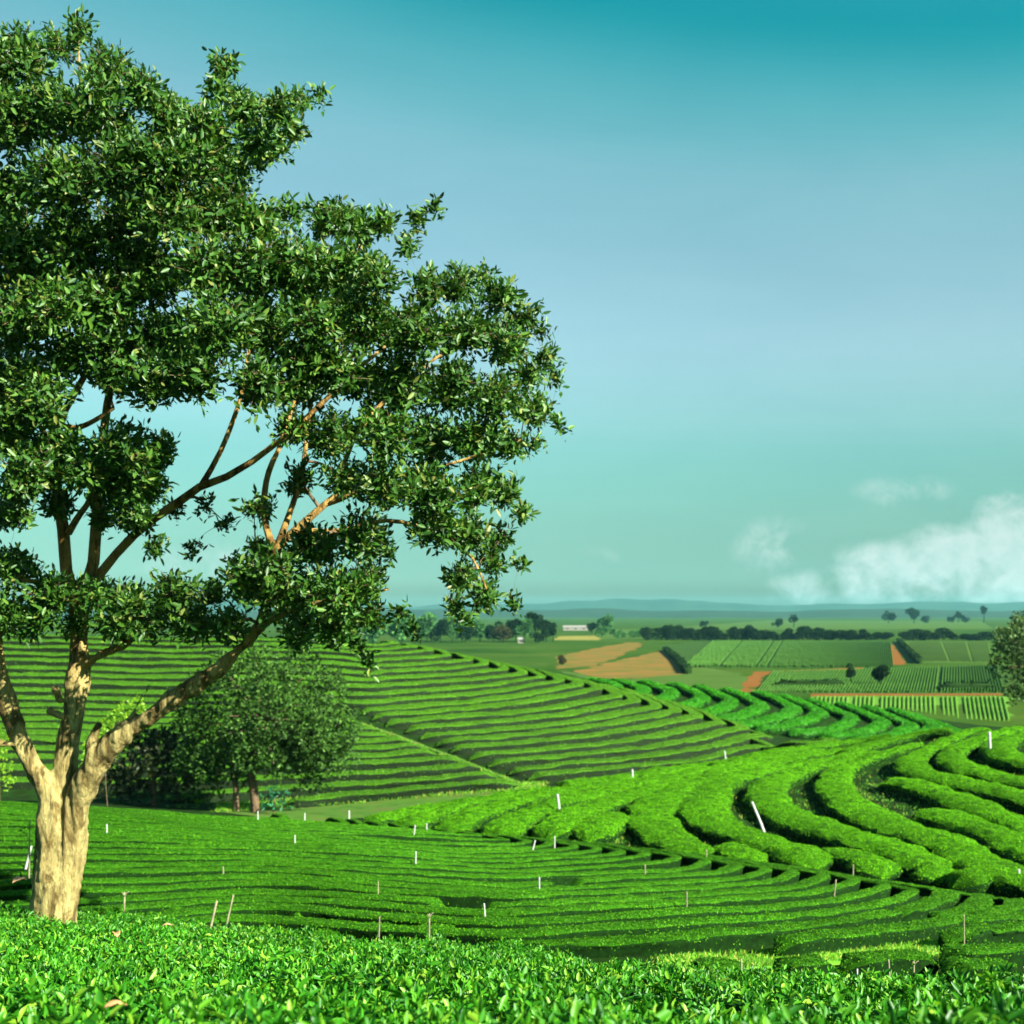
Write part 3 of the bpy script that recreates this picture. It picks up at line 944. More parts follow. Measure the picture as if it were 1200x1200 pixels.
# rows to the left of the diagonal path
D_L = [[(607, 914), (500, 922), (400, 930), (332, 942)], [(583, 904), (500, 911), (400, 918), (300, 925), (190, 931)], [(561, 895), (500, 900), (416, 906), (300, 911), (50, 914), (-200, 914)],
       [(541, 887), (480, 890), (420, 893), (250, 897), (50, 898), (-200, 898)], [(512, 879), (420, 884), (250, 886), (50, 886), (-200, 886)], [(493, 871), (420, 875), (250, 876), (50, 875), (-200, 875)],
       [(477, 864), (420, 867), (250, 867), (50, 865), (-200, 865)], [(457, 857), (420, 859), (250, 859), (50, 857), (-200, 857)], [(440, 850), (420, 851), (250, 851), (50, 849), (-200, 849)],
       [(424, 843), (250, 843), (50, 841), (-200, 841)], [(408, 836), (250, 836), (50, 833), (-200, 833)], [(396, 829), (250, 828), (50, 825), (-200, 825)]]
for r, pts in enumerate(D_L):
    xy = unproject(pts, 12, 15, HD)
    hedge(xy, 0.86, HD, M['d_leaf'], M['d_core'], 95, 0.13, 'tea hedge on the left hill, %s row up, left of the diagonal path' % ORD[r], GD, step=0.9, sidek=0.12, tuft=0.05, form=FLAT)

# dark hedges on the knoll behind
E_T = [(734, 803), (766, 807), (799, 811), (835, 816), (868, 821), (903, 826), (942, 829), (972, 834), (1010, 841), (1046, 845), (1079, 849), (1107, 850), (1135, 856)]
for r, (x, y) in enumerate(E_T):
    x -= 9
    pts = [(x - 75, y + 24), (x - 38, y + 15), (x - 12, y + 7), (x - 3, y + 1)]
    xy = curl(unproject(pts, 17, 18, HE), 2.2, 108, 12)
    hedge(xy, 1.5, HE * 1.3, M['e_leaf'], M['b_core'], 60, 0.22,
          'dark green crescent hedge behind the left hill, %s from the left' % ORD[r], 'dark crescent hedges behind the left hill', step=0.8, taper=0.7, t0=0.3, sidek=0.3, form=DOME)

# paths
tag(sheet_on_ground('grass_path', ([(770, 1128), (850, 1124), (940, 1119), (1040, 1112), (1085, 1104), (1105, 1103)],
                                   [(790, 1138), (850, 1138), (960, 1134), (1060, 1126), (1100, 1119), (1130, 1112)]), 3, 7, M['path'], 0.03),
    'light green grass path with straw patches across the near slope', kind='structure')
tag(sheet_on_ground('hollow', ([(245, 1085), (262, 1078), (290, 1076), (300, 1090)], [(250, 1108), (270, 1106), (300, 1104), (330, 1102)]), 3, 6, M['path'], 0.03),
    'light grassy hollow at the foot of the near slope', kind='structure')
tag(sheet_on_ground('footpath', ([(420, 848), (470, 866), (530, 888), (580, 908), (622, 926), (640, 934)],
                                 [(424, 847), (475, 865), (536, 888), (587, 908), (632, 926), (650, 930)]), 11, 15, M['track'], 0.04),
    'worn grass footpath running diagonally down the left hill', kind='structure')
# grass strip between the near slope and the left hill
tag(sheet_on_ground('grass_strip', ([(255, 943), (330, 947), (420, 941), (520, 930), (600, 919), (630, 915)],
                                    [(255, 952), (330, 962), (420, 960), (520, 944), (600, 930), (640, 921)]), 9, 13, M['track'], 0.03),
    'strip of grass between the near slope and the left hill', kind='structure')

# tufts of grass on the paths and between the broad hedges
gq = MB()


def tufts(x0, x1, y0, y1, k0, k1, n, L, spread=1.0):
    """grass blades over a patch given in picture units"""
    px, py = rng.uniform(x0, x1, n // 6), rng.uniform(0, 1, n // 6)
    py = np.interp(px, [x0, x1], y0) * (1 - py) + np.interp(px, [x0, x1], y1) * py
    xy = unproject(list(zip(px, py)), k0, k1, 0)
    xy = np.repeat(xy, 6, 0) + 0.12 * spread * rng.normal(size=(len(xy) * 6, 2))
    p = np.column_stack([xy, ground(xy[:, 0], xy[:, 1])])
    d = np.column_stack([0.6 * rng.normal(size=(len(p), 2)), np.ones(len(p))])
    l_ = L * rng.uniform(0.5, 1.4, len(p))
    leaves(gq, p, d, l_, l_ * 0.16, 0, 0.1, 0, 1)


tufts(775, 1100, (1122, 1104), (1140, 1122), 3, 7, 9000, 0.10)
tufts(245, 320, (1082, 1088), (1110, 1104), 3, 6, 2500, 0.10)
tufts(225, 660, (1092, 1116), (1122, 1142), 3, 6, 9000, 0.12)
tufts(255, 640, (944, 916), (953, 925), 9, 13, 9000, 0.28, 2.0)
tufts(422, 630, (847, 926), (850, 930), 11, 15, 1500, 0.22, 1.2)
tufts(640, 1200, (935, 850), (1000, 1030), 9, 12, 16000, 0.22, 2.0)
M['grass'] = leaf_mat('grass_blade', [(0, (0.0525, 0.2275, 0.0105)), (0.7, (0.14, 0.385, 0.021)), (1, (0.455, 0.455, 0.0875))], 0.6, 0.15, 0.3, 0.3, 0.5)
tag(gq.build('grass', M['grass'], None, (0, 60, 12)), 'grass tufts on the paths and between the hedges', kind='stuff')

# ---------------------------------------------------------------- leafy foreground
GN = 110
q = MB()
ds = np.geomspace(3.6, 1.0, 2)
u = np.linspace(-170, 1370, 220)
v = np.linspace(0, 1, 110)
UU, VV = np.meshgrid(u, v, indexing='ij')
d_edge = kd(u, 3)[:, None]
DD = 3.8 + (d_edge * (1 + 0.012 * vnoise(np.stack([u, u * 0], 1), 0.03, 4)[:, None]) - 3.8) * VV
FX, FY = (UU - 600) / F * DD, DD


def fg_top(X, Y):
    p = np.stack([X.ravel(), Y.ravel()], 1)
    b = 0.10 * vnoise(p, 0.9, 21) + 0.10 * vnoise(p, 2.3, 22) + 0.06 * vnoise(p, 5.0, 23)
    # shallow picking lanes between the bushes, running across the slope
    lane = np.abs(np.sin((p[:, 1] + 0.35 * p[:, 0] * 0.2 + 0.3 * vnoise(p, 0.5, 25)) * 1.5))
    return ground(X, Y) + HF + (b - 0.10 * np.exp(-(lane / 0.22) ** 2)).reshape(X.shape)


FZ = fg_top(FX, FY) - 0.10
FZ[:, -1] = ground(FX[:, -1], FY[:, -1]) - 0.05
FZ[:, -2] -= 0.15
nu, nv = UU.shape
i = np.arange(nu - 1)[:, None] * nv
j = np.arange(nv - 1)[None]
q.add(np.stack([FX, FY, FZ], -1).reshape(-1, 3), np.stack([i + j, i + nv + j, i + nv + j + 1, i + j + 1], -1).reshape(-1, 4), 1)
# leafy shoots: a whorl of long blades round every growing tip
ns = 46000
dd = np.sqrt(rng.uniform(4.2 ** 2, 25.5 ** 2, ns))
pp = rng.uniform(-150, 1350, ns)
keep = dd < kd(pp, 3) * 0.992
dd, pp = dd[keep], pp[keep]
x, y = (pp - 600) / F * dd, dd
z = fg_top(x, y)
ns = len(x)
hgt = np.clip(0.0 + 0.06 * rng.normal(size=ns), -0.09, 0.13)
lean = np.stack([0.35 * rng.normal(size=ns), 0.35 * rng.normal(size=ns), np.ones(ns)], 1)
lean = unit(lean)
for k in range(6):
    ph = k * 2.4 + rng.uniform(0, 0.8, ns) + np.arange(ns)
    spread = [0.35, 0.7, 1.0, 1.25, 1.5, 1.7][k] * rng.uniform(0.75, 1.2, ns)
    dr = np.stack([np.cos(ph) * np.sin(spread), np.sin(ph) * np.sin(spread), np.cos(spread)], 1) + 0.5 * lean
    up = unit(lean * 1.4 - 0.0)
    L = 0.74 * np.array([0.075, 0.095, 0.115, 0.125, 0.13, 0.13])[k] * rng.uniform(0.75, 1.25, ns)
    base = np.stack([x, y, z + hgt - 0.018 * k], 1) + 0.01 * rng.normal(size=(ns, 3))
    leaves(q, base, dr, L, L * 0.40, 0, 0.22, 0.22, 2, up=up * 1.6)
tag(q.build('tea_foliage', [M['fg_leaf'], M['fg_core']], None, (0, 12, float(FZ.min()))),
    'fresh green leafy tea tops filling the foreground', kind='stuff')


# ---------------------------------------------------------------- trees
def W(px, py, d):
    return np.array([(px - 600) / F * d, d, EYE - (py - HOR) * d / F])


def remeshed(mb, name, voxel, mat, parent):
    """fuse overlapping limbs into one skin"""
    o = mb.build(name, mat, None)
    md = o.modifiers.new('fuse', 'REMESH')
    md.mode = 'VOXEL'
    md.voxel_size = voxel
    ms = o.modifiers.new('ease', 'SMOOTH')
    ms.iterations = 4
    dg = bpy.context.evaluated_depsgraph_get()
    me = bpy.data.meshes.new_from_object(o.evaluated_get(dg))
    me.materials.clear()
    me.materials.append(mat)
    n = len(me.vertices)
    co_ = np.zeros(n * 3)
    me.vertices.foreach_get('co', co_)
    no_ = np.zeros(n * 3)
    me.vertices.foreach_get('normal', no_)
    co_, no_ = co_.reshape(-1, 3), no_.reshape(-1, 3)
    st = co_ * np.array([1, 1, 0.22])
    disp = 0.034 * (1 - 2 * np.abs(vnoise(st, 5.0, 61))) + 0.022 * vnoise(st, 13.0, 62) + 0.012 * vnoise(co_, 14.0, 64) + 0.045 * vnoise(co_, 1.6, 63)
    co_ = co_ + no_ * disp[:, None]
    me.vertices.foreach_set('co', co_.ravel())
    me.polygons.foreach_set('use_smooth', np.ones(len(me.polygons), bool))
    me.update()
    old = o.data
    bpy.data.objects.remove(o)
    bpy.data.meshes.remove(old)
    r = bpy.data.objects.new(name, me)
    me.name = name
    COL.objects.link(r)
    r.parent = parent
    return r


TD = 22.0
base = at(62, TD)
base[2] -= 0.15
tree = tag(empty('big_tree', base), 'large tree with pale forked trunk and broad leafy crown at the left', 'tree')


def L_(*pts):
    """limb: (px, py, radius px, distance offset) -> 3-D points relative to the trunk base, radii in metres"""
    P = np.array([W(p[0], p[1], TD + p[3]) for p in pts]) - base
    return P, np.array([p[2] for p in pts]) * TD / F * 0.93


tk = MB()
MAIN = [
    ((48, 1120, 23, 0), (52, 1085, 19, 0), (58, 1030, 16.5, 0), (62, 975, 16.5, 0), (62, 935, 16.5, 0), (44, 905, 13, -.1), (26, 872, 11, -.2), (13, 835, 10.2, -.3), (4, 800, 8.6, -.4), (-1, 765, 7.4, -.5), (-4, 725, 6.8, -.6), (-14, 670, 6.2, -.7), (-28, 600, 5.2, -.8)),
    ((80, 1120, 22, 0), (76, 1085, 17, 0), (80, 1030, 15, 0), (86, 975, 15.5, 0), (93, 935, 16, -.05), (104, 908, 16, -.15), (122, 880, 15, -.3), (146, 858, 13, -.45), (172, 842, 11.2, -.6), (200, 822, 10, -.75), (222, 807, 9, -.85), (240, 797, 8, -1.), (262, 779, 7, -1.1), (290, 752, 6.4, -1.2), (306, 732, 5.8, -1.25)),
    ((62, 1120, 27, .1), (63, 1060, 21, .02), (69, 990, 18, .04), (75, 935, 16, .08), (77, 890, 14, .1), (81, 862, 13, .1), (85, 835, 12, .1), (88, 805, 12.4, .1), (93, 780, 12, .1), (94, 765, 10, .1), (92, 740, 9.5, .1), (92, 710, 9.5, .15), (92, 685, 9, .2)),
    ((35, 1125, 14, -.05), (40, 1085, 8, .1), (47, 1020, 9, .2), (54, 950, 9, .2)),
    ((94, 1125, 13, .1), (85, 1085, 8, .05), (88, 1020, 8, .05), (96, 960, 9, .05)),
    ((24, 1118, 10, -.2), (42, 1086, 8, -.05), (52, 1040, 8, -.02), (58, 985, 7, 0)),
    ((66, 1125, 13, -.4), (66, 1085, 8, -.22), (70, 1040, 7, -.12), (73, 990, 6, -.05)),
]
for m_ in MAIN:
    P, r = L_(*m_)
    tube(tk, P, r, 14)
STUB = [((150, 850, 5, -.45), (160, 828, 3.6, -.5), (170, 812, 3.2, -.5), (175, 801, 2.6, -.5)),
        ((106, 880, 6, -.25), (110, 862, 4.6, -.3), (116, 848, 3.4, -.35)),
        ((190, 826, 6, -.75), (196, 815, 4.6, -.8), (202, 812, 3.6, -.8)),
        ((84, 842, 5, 0), (70, 838, 3.6, -.1), (57, 833, 2.8, -.15)),
        ((80, 822, 4, 0), (70, 820, 2.8, -.1), (66, 810, 3.4, -.15), (62, 806, 2.4, -.15)),
        ((20, 874, 5, -.25), (6, 872, 3.4, -.4), (-14, 868, 3, -.5)),
        ((96, 772, 9, .0), (97, 760, 7.5, -.12), (98, 752, 5.5, -.15)),
        ((100, 778, 7, 0), (112, 770, 4.4, -.15), (130, 762, 3.8, -.2), (147, 754, 3.4, -.3), (162, 742, 2.8, -.4))]
for m_ in STUB:
    P, r = L_(*m_)
    tube(tk, P, r, 10)
trunk = remeshed(tk, 'trunk', 0.032, M['bark'], tree)

# upper stems and boughs
STEMS = [
    ((90, 715, 8.5, .15), (80, 690, 7.8, .05), (77, 660, 7.5, 0), (73, 610, 7.4, 0), (67, 577, 6.6, 0), (63, 540, 6, 0), (61, 513, 5.5, 0), (67, 495, 5.2, 0), (84, 468, 4.4, 0), (100, 440, 4, .05), (107, 400, 3.6, .1), (112, 350, 3, .1), (108, 290, 2.6, .1), (100, 210, 2.2, .1), (95, 120, 1.8, .0), (92, 50, 1.2, 0)),
    ((68, 498, 4.2, -.1), (90, 501, 3.4, -.2), (112, 492, 3, -.3), (133, 478, 2.4, -.4)),
    ((80, 625, 5, -.1), (92, 605, 4.2, -.15), (103, 590, 3.8, -.2), (107, 575, 3.4, -.2), (112, 540, 2.6, -.1)),
    ((96, 705, 8, .2), (106, 680, 7.4, .2), (110, 655, 7.3, .2), (113, 617, 7, .2), (115, 573, 6.4, .3), (120, 520, 5.6, .5), (130, 450, 5, .7), (150, 370, 4.2, .9), (175, 290, 3.4, 1.), (200, 210, 2.6, 1.), (225, 150, 2, .8), (255, 75, 1.2, .7)),
    ((98, 700, 7, .1), (112, 680, 6.4, 0), (125, 662, 6, -.1), (150, 634, 5.6, -.3), (173, 613, 5.4, -.5), (207, 590, 5.2, -.7), (235, 570, 4.8, -.9), (267, 558, 4.2, -1.), (300, 538, 3.8, -1.1), (333, 512, 3.4, -1.2), (370, 480, 3, -1.2), (410, 440, 2.6, -1.2), (460, 400, 2, -1.)),
    ((236, 569, 4.2, -.9), (250, 545, 3.6, -.9), (264, 517, 3.2, -.9), (274, 490, 3, -.8), (281, 472, 2.6, -.8), (290, 420, 2.2, -.6), (300, 350, 1.8, -.5), (310, 270, 1.4, -.4)),
    ((300, 742, 6, -1.25), (310, 715, 5.6, -1.3), (314, 690, 5.4, -1.3), (318, 660, 5.2, -1.3), (322, 640, 5, -1.3), (338, 628, 4.8, -1.3), (353, 616, 4.8, -1.35), (368, 602, 4.4, -1.4), (384, 590, 4, -1.4), (398, 575, 3.6, -1.4), (404, 540, 3.2, -1.3), (420, 505, 2.8, -1.2), (460, 460, 2.2, -1.), (510, 420, 1.8, -.8), (560, 390, 1.3, -.6)),
    ((320, 640, 4.6, -1.3), (312, 618, 4.2, -1.2), (309, 590, 4, -1.2), (313, 560, 3.8, -1.2), (320, 540, 3.4, -1.1), (327, 525, 2.8, -1.1), (345, 470, 2.2, -.9)),
    ((326, 638, 4.4, -1.2), (340, 600, 3.8, -1.), (352, 562, 3.2, -.9), (357, 533, 2.8, -.8), (362, 490, 2.2, -.6), (375, 420, 1.8, -.3)),
    ((384, 590, 3.4, -1.4), (405, 583, 2.8, -1.5), (430, 570, 2.4, -1.6), (480, 555, 2, -1.6), (540, 540, 1.6, -1.5), (610, 515, 1.1, -1.3)),
    ((345, 622, 4, -1.3), (400, 622, 3.2, -1.5), (450, 610, 2.6, -1.6), (500, 620, 2.2, -1.7), (550, 650, 1.6, -1.7), (570, 690, 1.2, -1.7)),
    ((305, 734, 4.4, -1.2), (340, 715, 3.6, -1.4), (380, 705, 2.8, -1.5), (420, 700, 2.2, -1.6), (455, 690, 1.4, -1.6)),
    ((92, 700, 6, .1), (60, 685, 4, -.3), (30, 680, 3, -.6), (-20, 670, 2.4, -.8)),
    ((62, 530, 4.6, 0), (40, 480, 3.6, .2), (20, 410, 3, .4), (0, 320, 2.4, .5), (-10, 200, 1.8, .5)),
]
bo = MB()
NODES = []                      # places a twig may spring from
for m_ in STEMS:
    P, r = L_(*m_)
    tube(bo, P, r, 8, wob=0.03)
    qq = smooth_path(np.column_stack([P, r]), 0.35)
    NODES.append(qq[2:])
for m_ in (MAIN[1][-4:], MAIN[0][-4:], STUB[-1]):
    P, r = L_(*m_)
    NODES.append(np.column_stack([P, r]))
NODES = np.concatenate(NODES)

CL = """92 35 20;62 55 22;25 62 34;-15 85 45;128 85 34;165 108 30;118 140 46;60 130 50;8 145 50;200 128 30;232 150 36;262 74 18;258 104 22;288 128 30;322 134 26;352 120 16;374 108 9;345 152 18;300 170 34;250 190 44;190 185 46;130 200 48;70 215 48;15 225 48;
20 300 50;80 285 48;140 270 48;200 255 46;258 245 42;308 258 32;345 248 18;380 262 30;420 266 28;455 264 20;488 250 13;509 238 6;478 284 14;
20 380 50;60 355 45;120 345 48;180 330 48;240 320 48;300 312 46;350 312 44;400 315 38;440 318 26;500 338 24;540 328 25;568 322 14;580 352 25;610 370 22;634 386 11;640 412 16;
20 440 46;75 415 32;125 405 42;190 400 48;250 390 48;310 380 48;370 375 46;430 375 44;490 380 42;545 385 36;590 402 32;622 432 22;652 442 8;
8 505 42;45 470 32;130 440 26;175 450 36;220 440 40;300 445 36;350 440 42;410 440 44;470 445 42;530 450 38;580 462 30;622 482 22;655 495 8;
16 565 32;75 520 26;140 520 32;180 520 20;345 500 24;392 508 32;440 505 38;500 510 38;555 516 32;600 522 20;628 515 9;
10 600 16;60 552 20;130 562 28;165 575 18;300 590 16;352 560 20;400 560 24;452 562 32;505 570 34;555 572 28;590 578 19;612 598 10;
40 540 34;70 592 18;102 545 28;142 560 32;172 540 26;156 602 20;188 572 16;120 606 16;20 602 20;205 596 9;240 590 8;264 612 7;226 640 8;302 640 13;182 640 11;318 655 24;372 640 28;430 628 28;500 620 26;545 628 25;586 628 14;575 656 18;610 656 7;
12 668 26;60 698 26;110 695 22;5 712 28;150 698 24;205 698 25;240 694 16;285 688 28;332 704 34;388 694 34;434 680 20;456 648 9;540 672 21;570 692 18;600 702 9;528 706 12;548 722 7;
40 726 22;85 732 18;130 728 22;175 722 24;225 727 24;265 732 20;350 738 20;398 735 24;434 722 18;468 716 9;485 734 5;420 758 9;430 772 4;
-80 180 60;-90 300 65;-100 420 65;-85 540 55;-70 640 40;-60 710 34"""
CLUMP = np.array([[float(t) for t in c.split()] for c in CL.replace('\n', '').split(';') if c.strip()])
CLUMP[:, 2] *= np.interp(CLUMP[:, 1], [0, 430, 520, 640, 760], [1, 1.05, 1.15, 1.28, 1.3])
lf, tw = MB(), MB()
cen, rad = [], []
for px, py, r in CLUMP:
    tmax = 3.6 * math.sqrt(max(0.06, 1 - ((px - 250) / 460) ** 2) * max(0.15, 1 - ((py - 380) / 420) ** 2))
    offs = [0.0] if r < 12 else [-0.55, 0.55] if r < 24 else [-1, 0.0, 1]
    for o_ in offs:
        dz = o_ * tmax * rng.uniform(0.6, 1.0) - 0.5
        jx, jy = (rng.normal(size=2) * 0.16 * r) if r > 12 else (0, 0)
        cen.append(W(px + jx, py + jy, TD + dz) - base)
        rad.append(r * rng.uniform(0.78, 1.0) * TD / F)
cen, rad = np.array(cen), np.array(rad)
# twigs: join every clump to the nearest wood, nearest clumps first
wood = NODES[:, :3]
wr = NODES[:, 3]
todo = list(range(len(cen)))
dist = np.linalg.norm(cen[:, None] - wood[None], axis=2)
best, bi = dist.min(1), dist.argmin(1)
while todo:
    k = min(todo, key=lambda t: best[t])
    todo.remove(k)
    a, b = wood[bi[k]], cen[k]
    r0 = min(wr[bi[k]] * 0.7, 0.035)
    mid = (a + b) / 2 + np.array([0, 0, 0.08]) * best[k] + 0.05 * best[k] * rng.normal(size=3)
    tube(tw, [a, mid, b], [r0, r0 * 0.75, r0 * 0.5], 5, wob=0.05)
    new = np.array([mid, b])
    wood = np.concatenate([wood, new])
    wr = np.concatenate([wr, [r0 * 0.75, r0 * 0.55]])
    for t in todo:
        for z_, p_ in enumerate(new):
            d_ = np.linalg.norm(cen[t] - p_)
            if d_ < best[t]:
                best[t], bi[t] = d_, len(wood) - 2 + z_
NR = 0
for c, r in zip(cen, rad):
    n = max(8, int(92 * (r / 0.65) ** 2))
    dirs = unit(rng.normal(size=(n, 3)) + np.array([0.1, -0.1, 0.25]))
    rr = r * np.cbrt(rng.uniform(0.05, 1.0, n)) * rng.uniform(0.85, 1.12, n)
    tips = c + dirs * rr[:, None] * np.array([1, 1, 0.82])
    ax = unit(dirs + np.array([0, 0, 0.55]) + 0.35 * rng.normal(size=(n, 3)))
    for t in range(0, n, 4):
        tube(tw, [c + 0.15 * (tips[t] - c), (c + tips[t]) / 2 + 0.03 * rng.normal(size=3), tips[t]], [0.010, 0.007, 0.004], 3, step=0.3)
    s1 = unit(np.cross(ax, rng.normal(size=(n, 3))))
    s2 = np.cross(ax, s1)
    for k in range(8):
        ph = k * 2.399 + rng.uniform(0, 0.5, n)
        sp = 0.55 + 0.11 * k + 0.45 * rng.normal(size=n)
        dr = ax * np.cos(sp)[:, None] + (s1 * np.cos(ph)[:, None] + s2 * np.sin(ph)[:, None]) * np.sin(sp)[:, None]
        Ln = 0.145 * rng.uniform(0.6, 1.25, n)
        leaves(lf, tips - ax * (0.045 * k) + 0.035 * rng.normal(size=(n, 3)), dr, Ln, Ln * 0.40, 0, 0.12, 0.16, 2, up=ax * 1.5)
    NR += n * 8
print('tree leaves', NR)
crown = lf.build('crown', M['tree_leaf'], tree)
bo.build('bough', M['bark'], tree)
tw.build('twigs', M['twig'], tree)


def leaf_tree(name, label, cat, group, px, py_base, d, clumps, trunk_pts, mat, leaf, per, barkm='twig', wr=0.5, base=None, pull=0.0):
    """smaller tree or shrub: (px, py, r px, depth offset) clumps of leaf sprays and a tapered trunk with limbs"""
    b = W(px, py_base, d) if base is None else base
    root = tag(empty(name, b), label, cat, group)
    q = MB()
    C = np.array([W(c[0], c[1], d + c[3]) for c in clumps]) - b
    Rr = np.array([c[2] for c in clumps]) * d / F
    for c, r in zip(C, Rr):
        n = max(4, int(per * (r / leaf) ** 2))
        dirs = unit(rng.normal(size=(n, 3)) + np.array([0, 0, 0.15]))
        rr = r * np.cbrt(rng.uniform(0.08, 1, n)) * rng.uniform(0.8, 1.1, n)
        tips = c + dirs * rr[:, None]
        ax = unit(dirs + np.array([0, 0, 0.4 - pull]) + 0.4 * rng.normal(size=(n, 3)))
        for k in range(5):
            dr = ax + 0.75 * rng.normal(size=(n, 3))
            Ln = leaf * rng.uniform(0.7, 1.25, n)
            leaves(q, tips + 0.15 * leaf * rng.normal(size=(n, 3)), dr, Ln, Ln * wr, 0, 0.15, 0, 1, up=ax * 1.4)
    q.build('crown', mat, root)
    if trunk_pts:
        t = MB()
        for tp in trunk_pts:
            tube(t, [W(p[0], p[1], d + (p[3] if len(p) > 3 else 0)) - b for p in tp], [p[2] * d / F for p in tp], 8, wob=0.04)
        top = np.array([W(p[0], p[1], d) - b for p in (trunk_pts[0][-1],)])[0]
        for c, r in list(zip(C, Rr))[::2]:
            m_ = (top + c) / 2 + 0.1 * rng.normal(size=3)
            r0 = trunk_pts[0][-1][2] * d / F * 0.5
            tube(t, [top, m_, c], [r0, r0 * 0.7, r0 * 0.3], 5)
        t.build('trunk', M[barkm], root)
    return root


def blob_clumps(cx, cy, rx, ry, n, r0, r1, depth):
    """clumps spread through an egg-shaped crown, given in picture units"""
    out = []
    while len(out) < n:
        u_ = rng.uniform(-1, 1, 3)
        k = np.linalg.norm(u_)
        if k > 1 or k < 0.35:
            continue
        out.append((cx + u_[0] * rx, cy + u_[1] * ry, rng.uniform(r0, r1), u_[2] * depth))
    return out


def gbase(px, d):
    return at(px, d)


DM = 88.0
leaf_tree('round_tree', 'round dull green tree behind the big trunk\'s right limb', 'tree', None, 299, 953, DM,
          blob_clumps(312, 838, 92, 66, 44, 20, 32, 5.0) + blob_clumps(308, 885, 98, 42, 26, 16, 24, 4.5) + [(300, 775, 22, 0), (345, 775, 22, 0), (262, 790, 20, 0), (385, 800, 22, 0), (402, 850, 20, 0), (395, 895, 16, 0), (222, 850, 20, 0), (215, 895, 16, 0)],
          [[(299, 958, 6), (298, 930, 5), (294, 905, 4.6), (300, 870, 3.6), (308, 840, 2.6)], [(277, 955, 4), (276, 925, 3), (272, 890, 2)]], M['mid_leaf'], 0.30, 3.6, base=gbase(299, DM))
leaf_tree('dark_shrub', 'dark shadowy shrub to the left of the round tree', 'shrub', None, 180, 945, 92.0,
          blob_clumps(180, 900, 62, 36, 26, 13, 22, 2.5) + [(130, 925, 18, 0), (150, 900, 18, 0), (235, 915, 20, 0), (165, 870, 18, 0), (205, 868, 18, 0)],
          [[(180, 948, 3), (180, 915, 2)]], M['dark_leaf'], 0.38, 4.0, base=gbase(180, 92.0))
leaf_tree('lime_sapling', 'bright yellow-green sapling seen in the fork of the big trunk', 'sapling', None, 128, 945, 84.0,
          [(148, 832, 10, 0), (160, 824, 8, 0), (138, 842, 12, .3), (124, 852, 10, 0), (116, 866, 10, 0), (106, 876, 9, 0), (132, 862, 11, 0), (120, 884, 10, .2), (104, 895, 8, 0), (168, 836, 6, 0)],
          [[(126, 948, .45), (124, 900, .4), (134, 850, .3)]], M['lime_leaf'], 0.22, 6.0, base=gbase(128, 84.0))
leaf_tree('lime_shrub', 'bright green shrub at the left edge behind the left limb', 'shrub', None, 2, 940, 84.0,
          [(0, 915, 12, 0), (12, 916, 8, 0), (-4, 880, 12, 0), (4, 862, 8, .2), (-10, 900, 14, 0), (6, 896, 9, 0), (-14, 855, 12, 0)],
          [[(0, 945, .5), (-2, 880, .4)]], M['lime_leaf'], 0.22, 3.0, base=gbase(2, 84.0))
leaf_tree('blue_green_shrub', 'small blue-green shrub at the foot of the round tree', 'shrub', None, 320, 952, 86.0,
          [(322, 938, 9, 0), (330, 932, 8, 0), (314, 932, 8, 0), (322, 926, 7, 0), (334, 944, 7, 0), (312, 944, 7, 0)],
          [[(321, 956, 1.2), (321, 935, 0.8)]], M['teal_leaf'], 0.32, 3.0, base=gbase(320, 86.0))
for n, (px, py, lab) in enumerate([(222, 938, 'low green bush under the left side of the round tree'), (250, 934, 'low green bush left of the thin second stem under the round tree'),
                                   (366, 925, 'low dark bush under the right side of the round tree')]):
    leaf_tree('low_bush', lab, 'shrub', 'low bushes under the round tree', px, 948, 91.0 + n,
              [(px - 10, py, 9, 0), (px + 4, py - 3, 10, .3), (px + 15, py + 2, 8, 0), (px - 20, py + 5, 7, 0)], None, M['d_leaf'] if n < 2 else M['mid_leaf'], 0.32, 1.5, base=gbase(px, 91.0 + n))
DR = 128.0
leaf_tree('olive_tree', 'round olive-green tree at the right edge above the broad hedges', 'tree', None, 1212, 840, DR,
          blob_clumps(1216, 768, 50, 46, 40, 12, 20, 4.2) + [(1196, 728, 14, 0), (1172, 748, 12, 0), (1170, 785, 13, 0), (1186, 815, 12, 0), (1245, 740, 18, 0), (1172, 765, 12, 0)],
          [[(1212, 846, 5), (1212, 815, 4), (1214, 780, 3)]], M['right_leaf'], 0.32, 3.4, base=gbase(1212, DR))

# ---------------------------------------------------------------- the plain: fields, tracks, far trees


def plane_pt(px, py, z=0.0):
    d = (EYE - z) * F / (py - HOR)
    return np.array([(px - 600) / F * d, d, z])


def flat(name, poly, mat, z, label, kind='structure'):
    """flat patch on the plain from its outline, cut into a fan"""
    P = np.array([plane_pt(x, y, z) for x, y in poly])
    E = []
    for a, b in zip(P, np.roll(P, -1, 0)):          # uneven margins
        L = np.linalg.norm(b - a)
        t = np.linspace(0, 1, max(2, int(L / 9)), endpoint=False)[:, None]
        nrm = np.array([-(b - a)[1], (b - a)[0], 0]) / L
        E.append(a + (b - a) * t + nrm * (np.minimum(L * 0.012, 1.2) * rng.normal(size=(len(t), 1)) * (t > 0)))
    P = np.concatenate(E)
    q = MB()
    c = P.mean(0)
    n = len(P)
    q.add(P, [list(range(n))])
    o = q.build(name, mat, smooth=False)
    me = o.data
    if me.polygons[0].normal.z < 0:
        me.flip_normals()
    return tag(o, label, kind=kind)


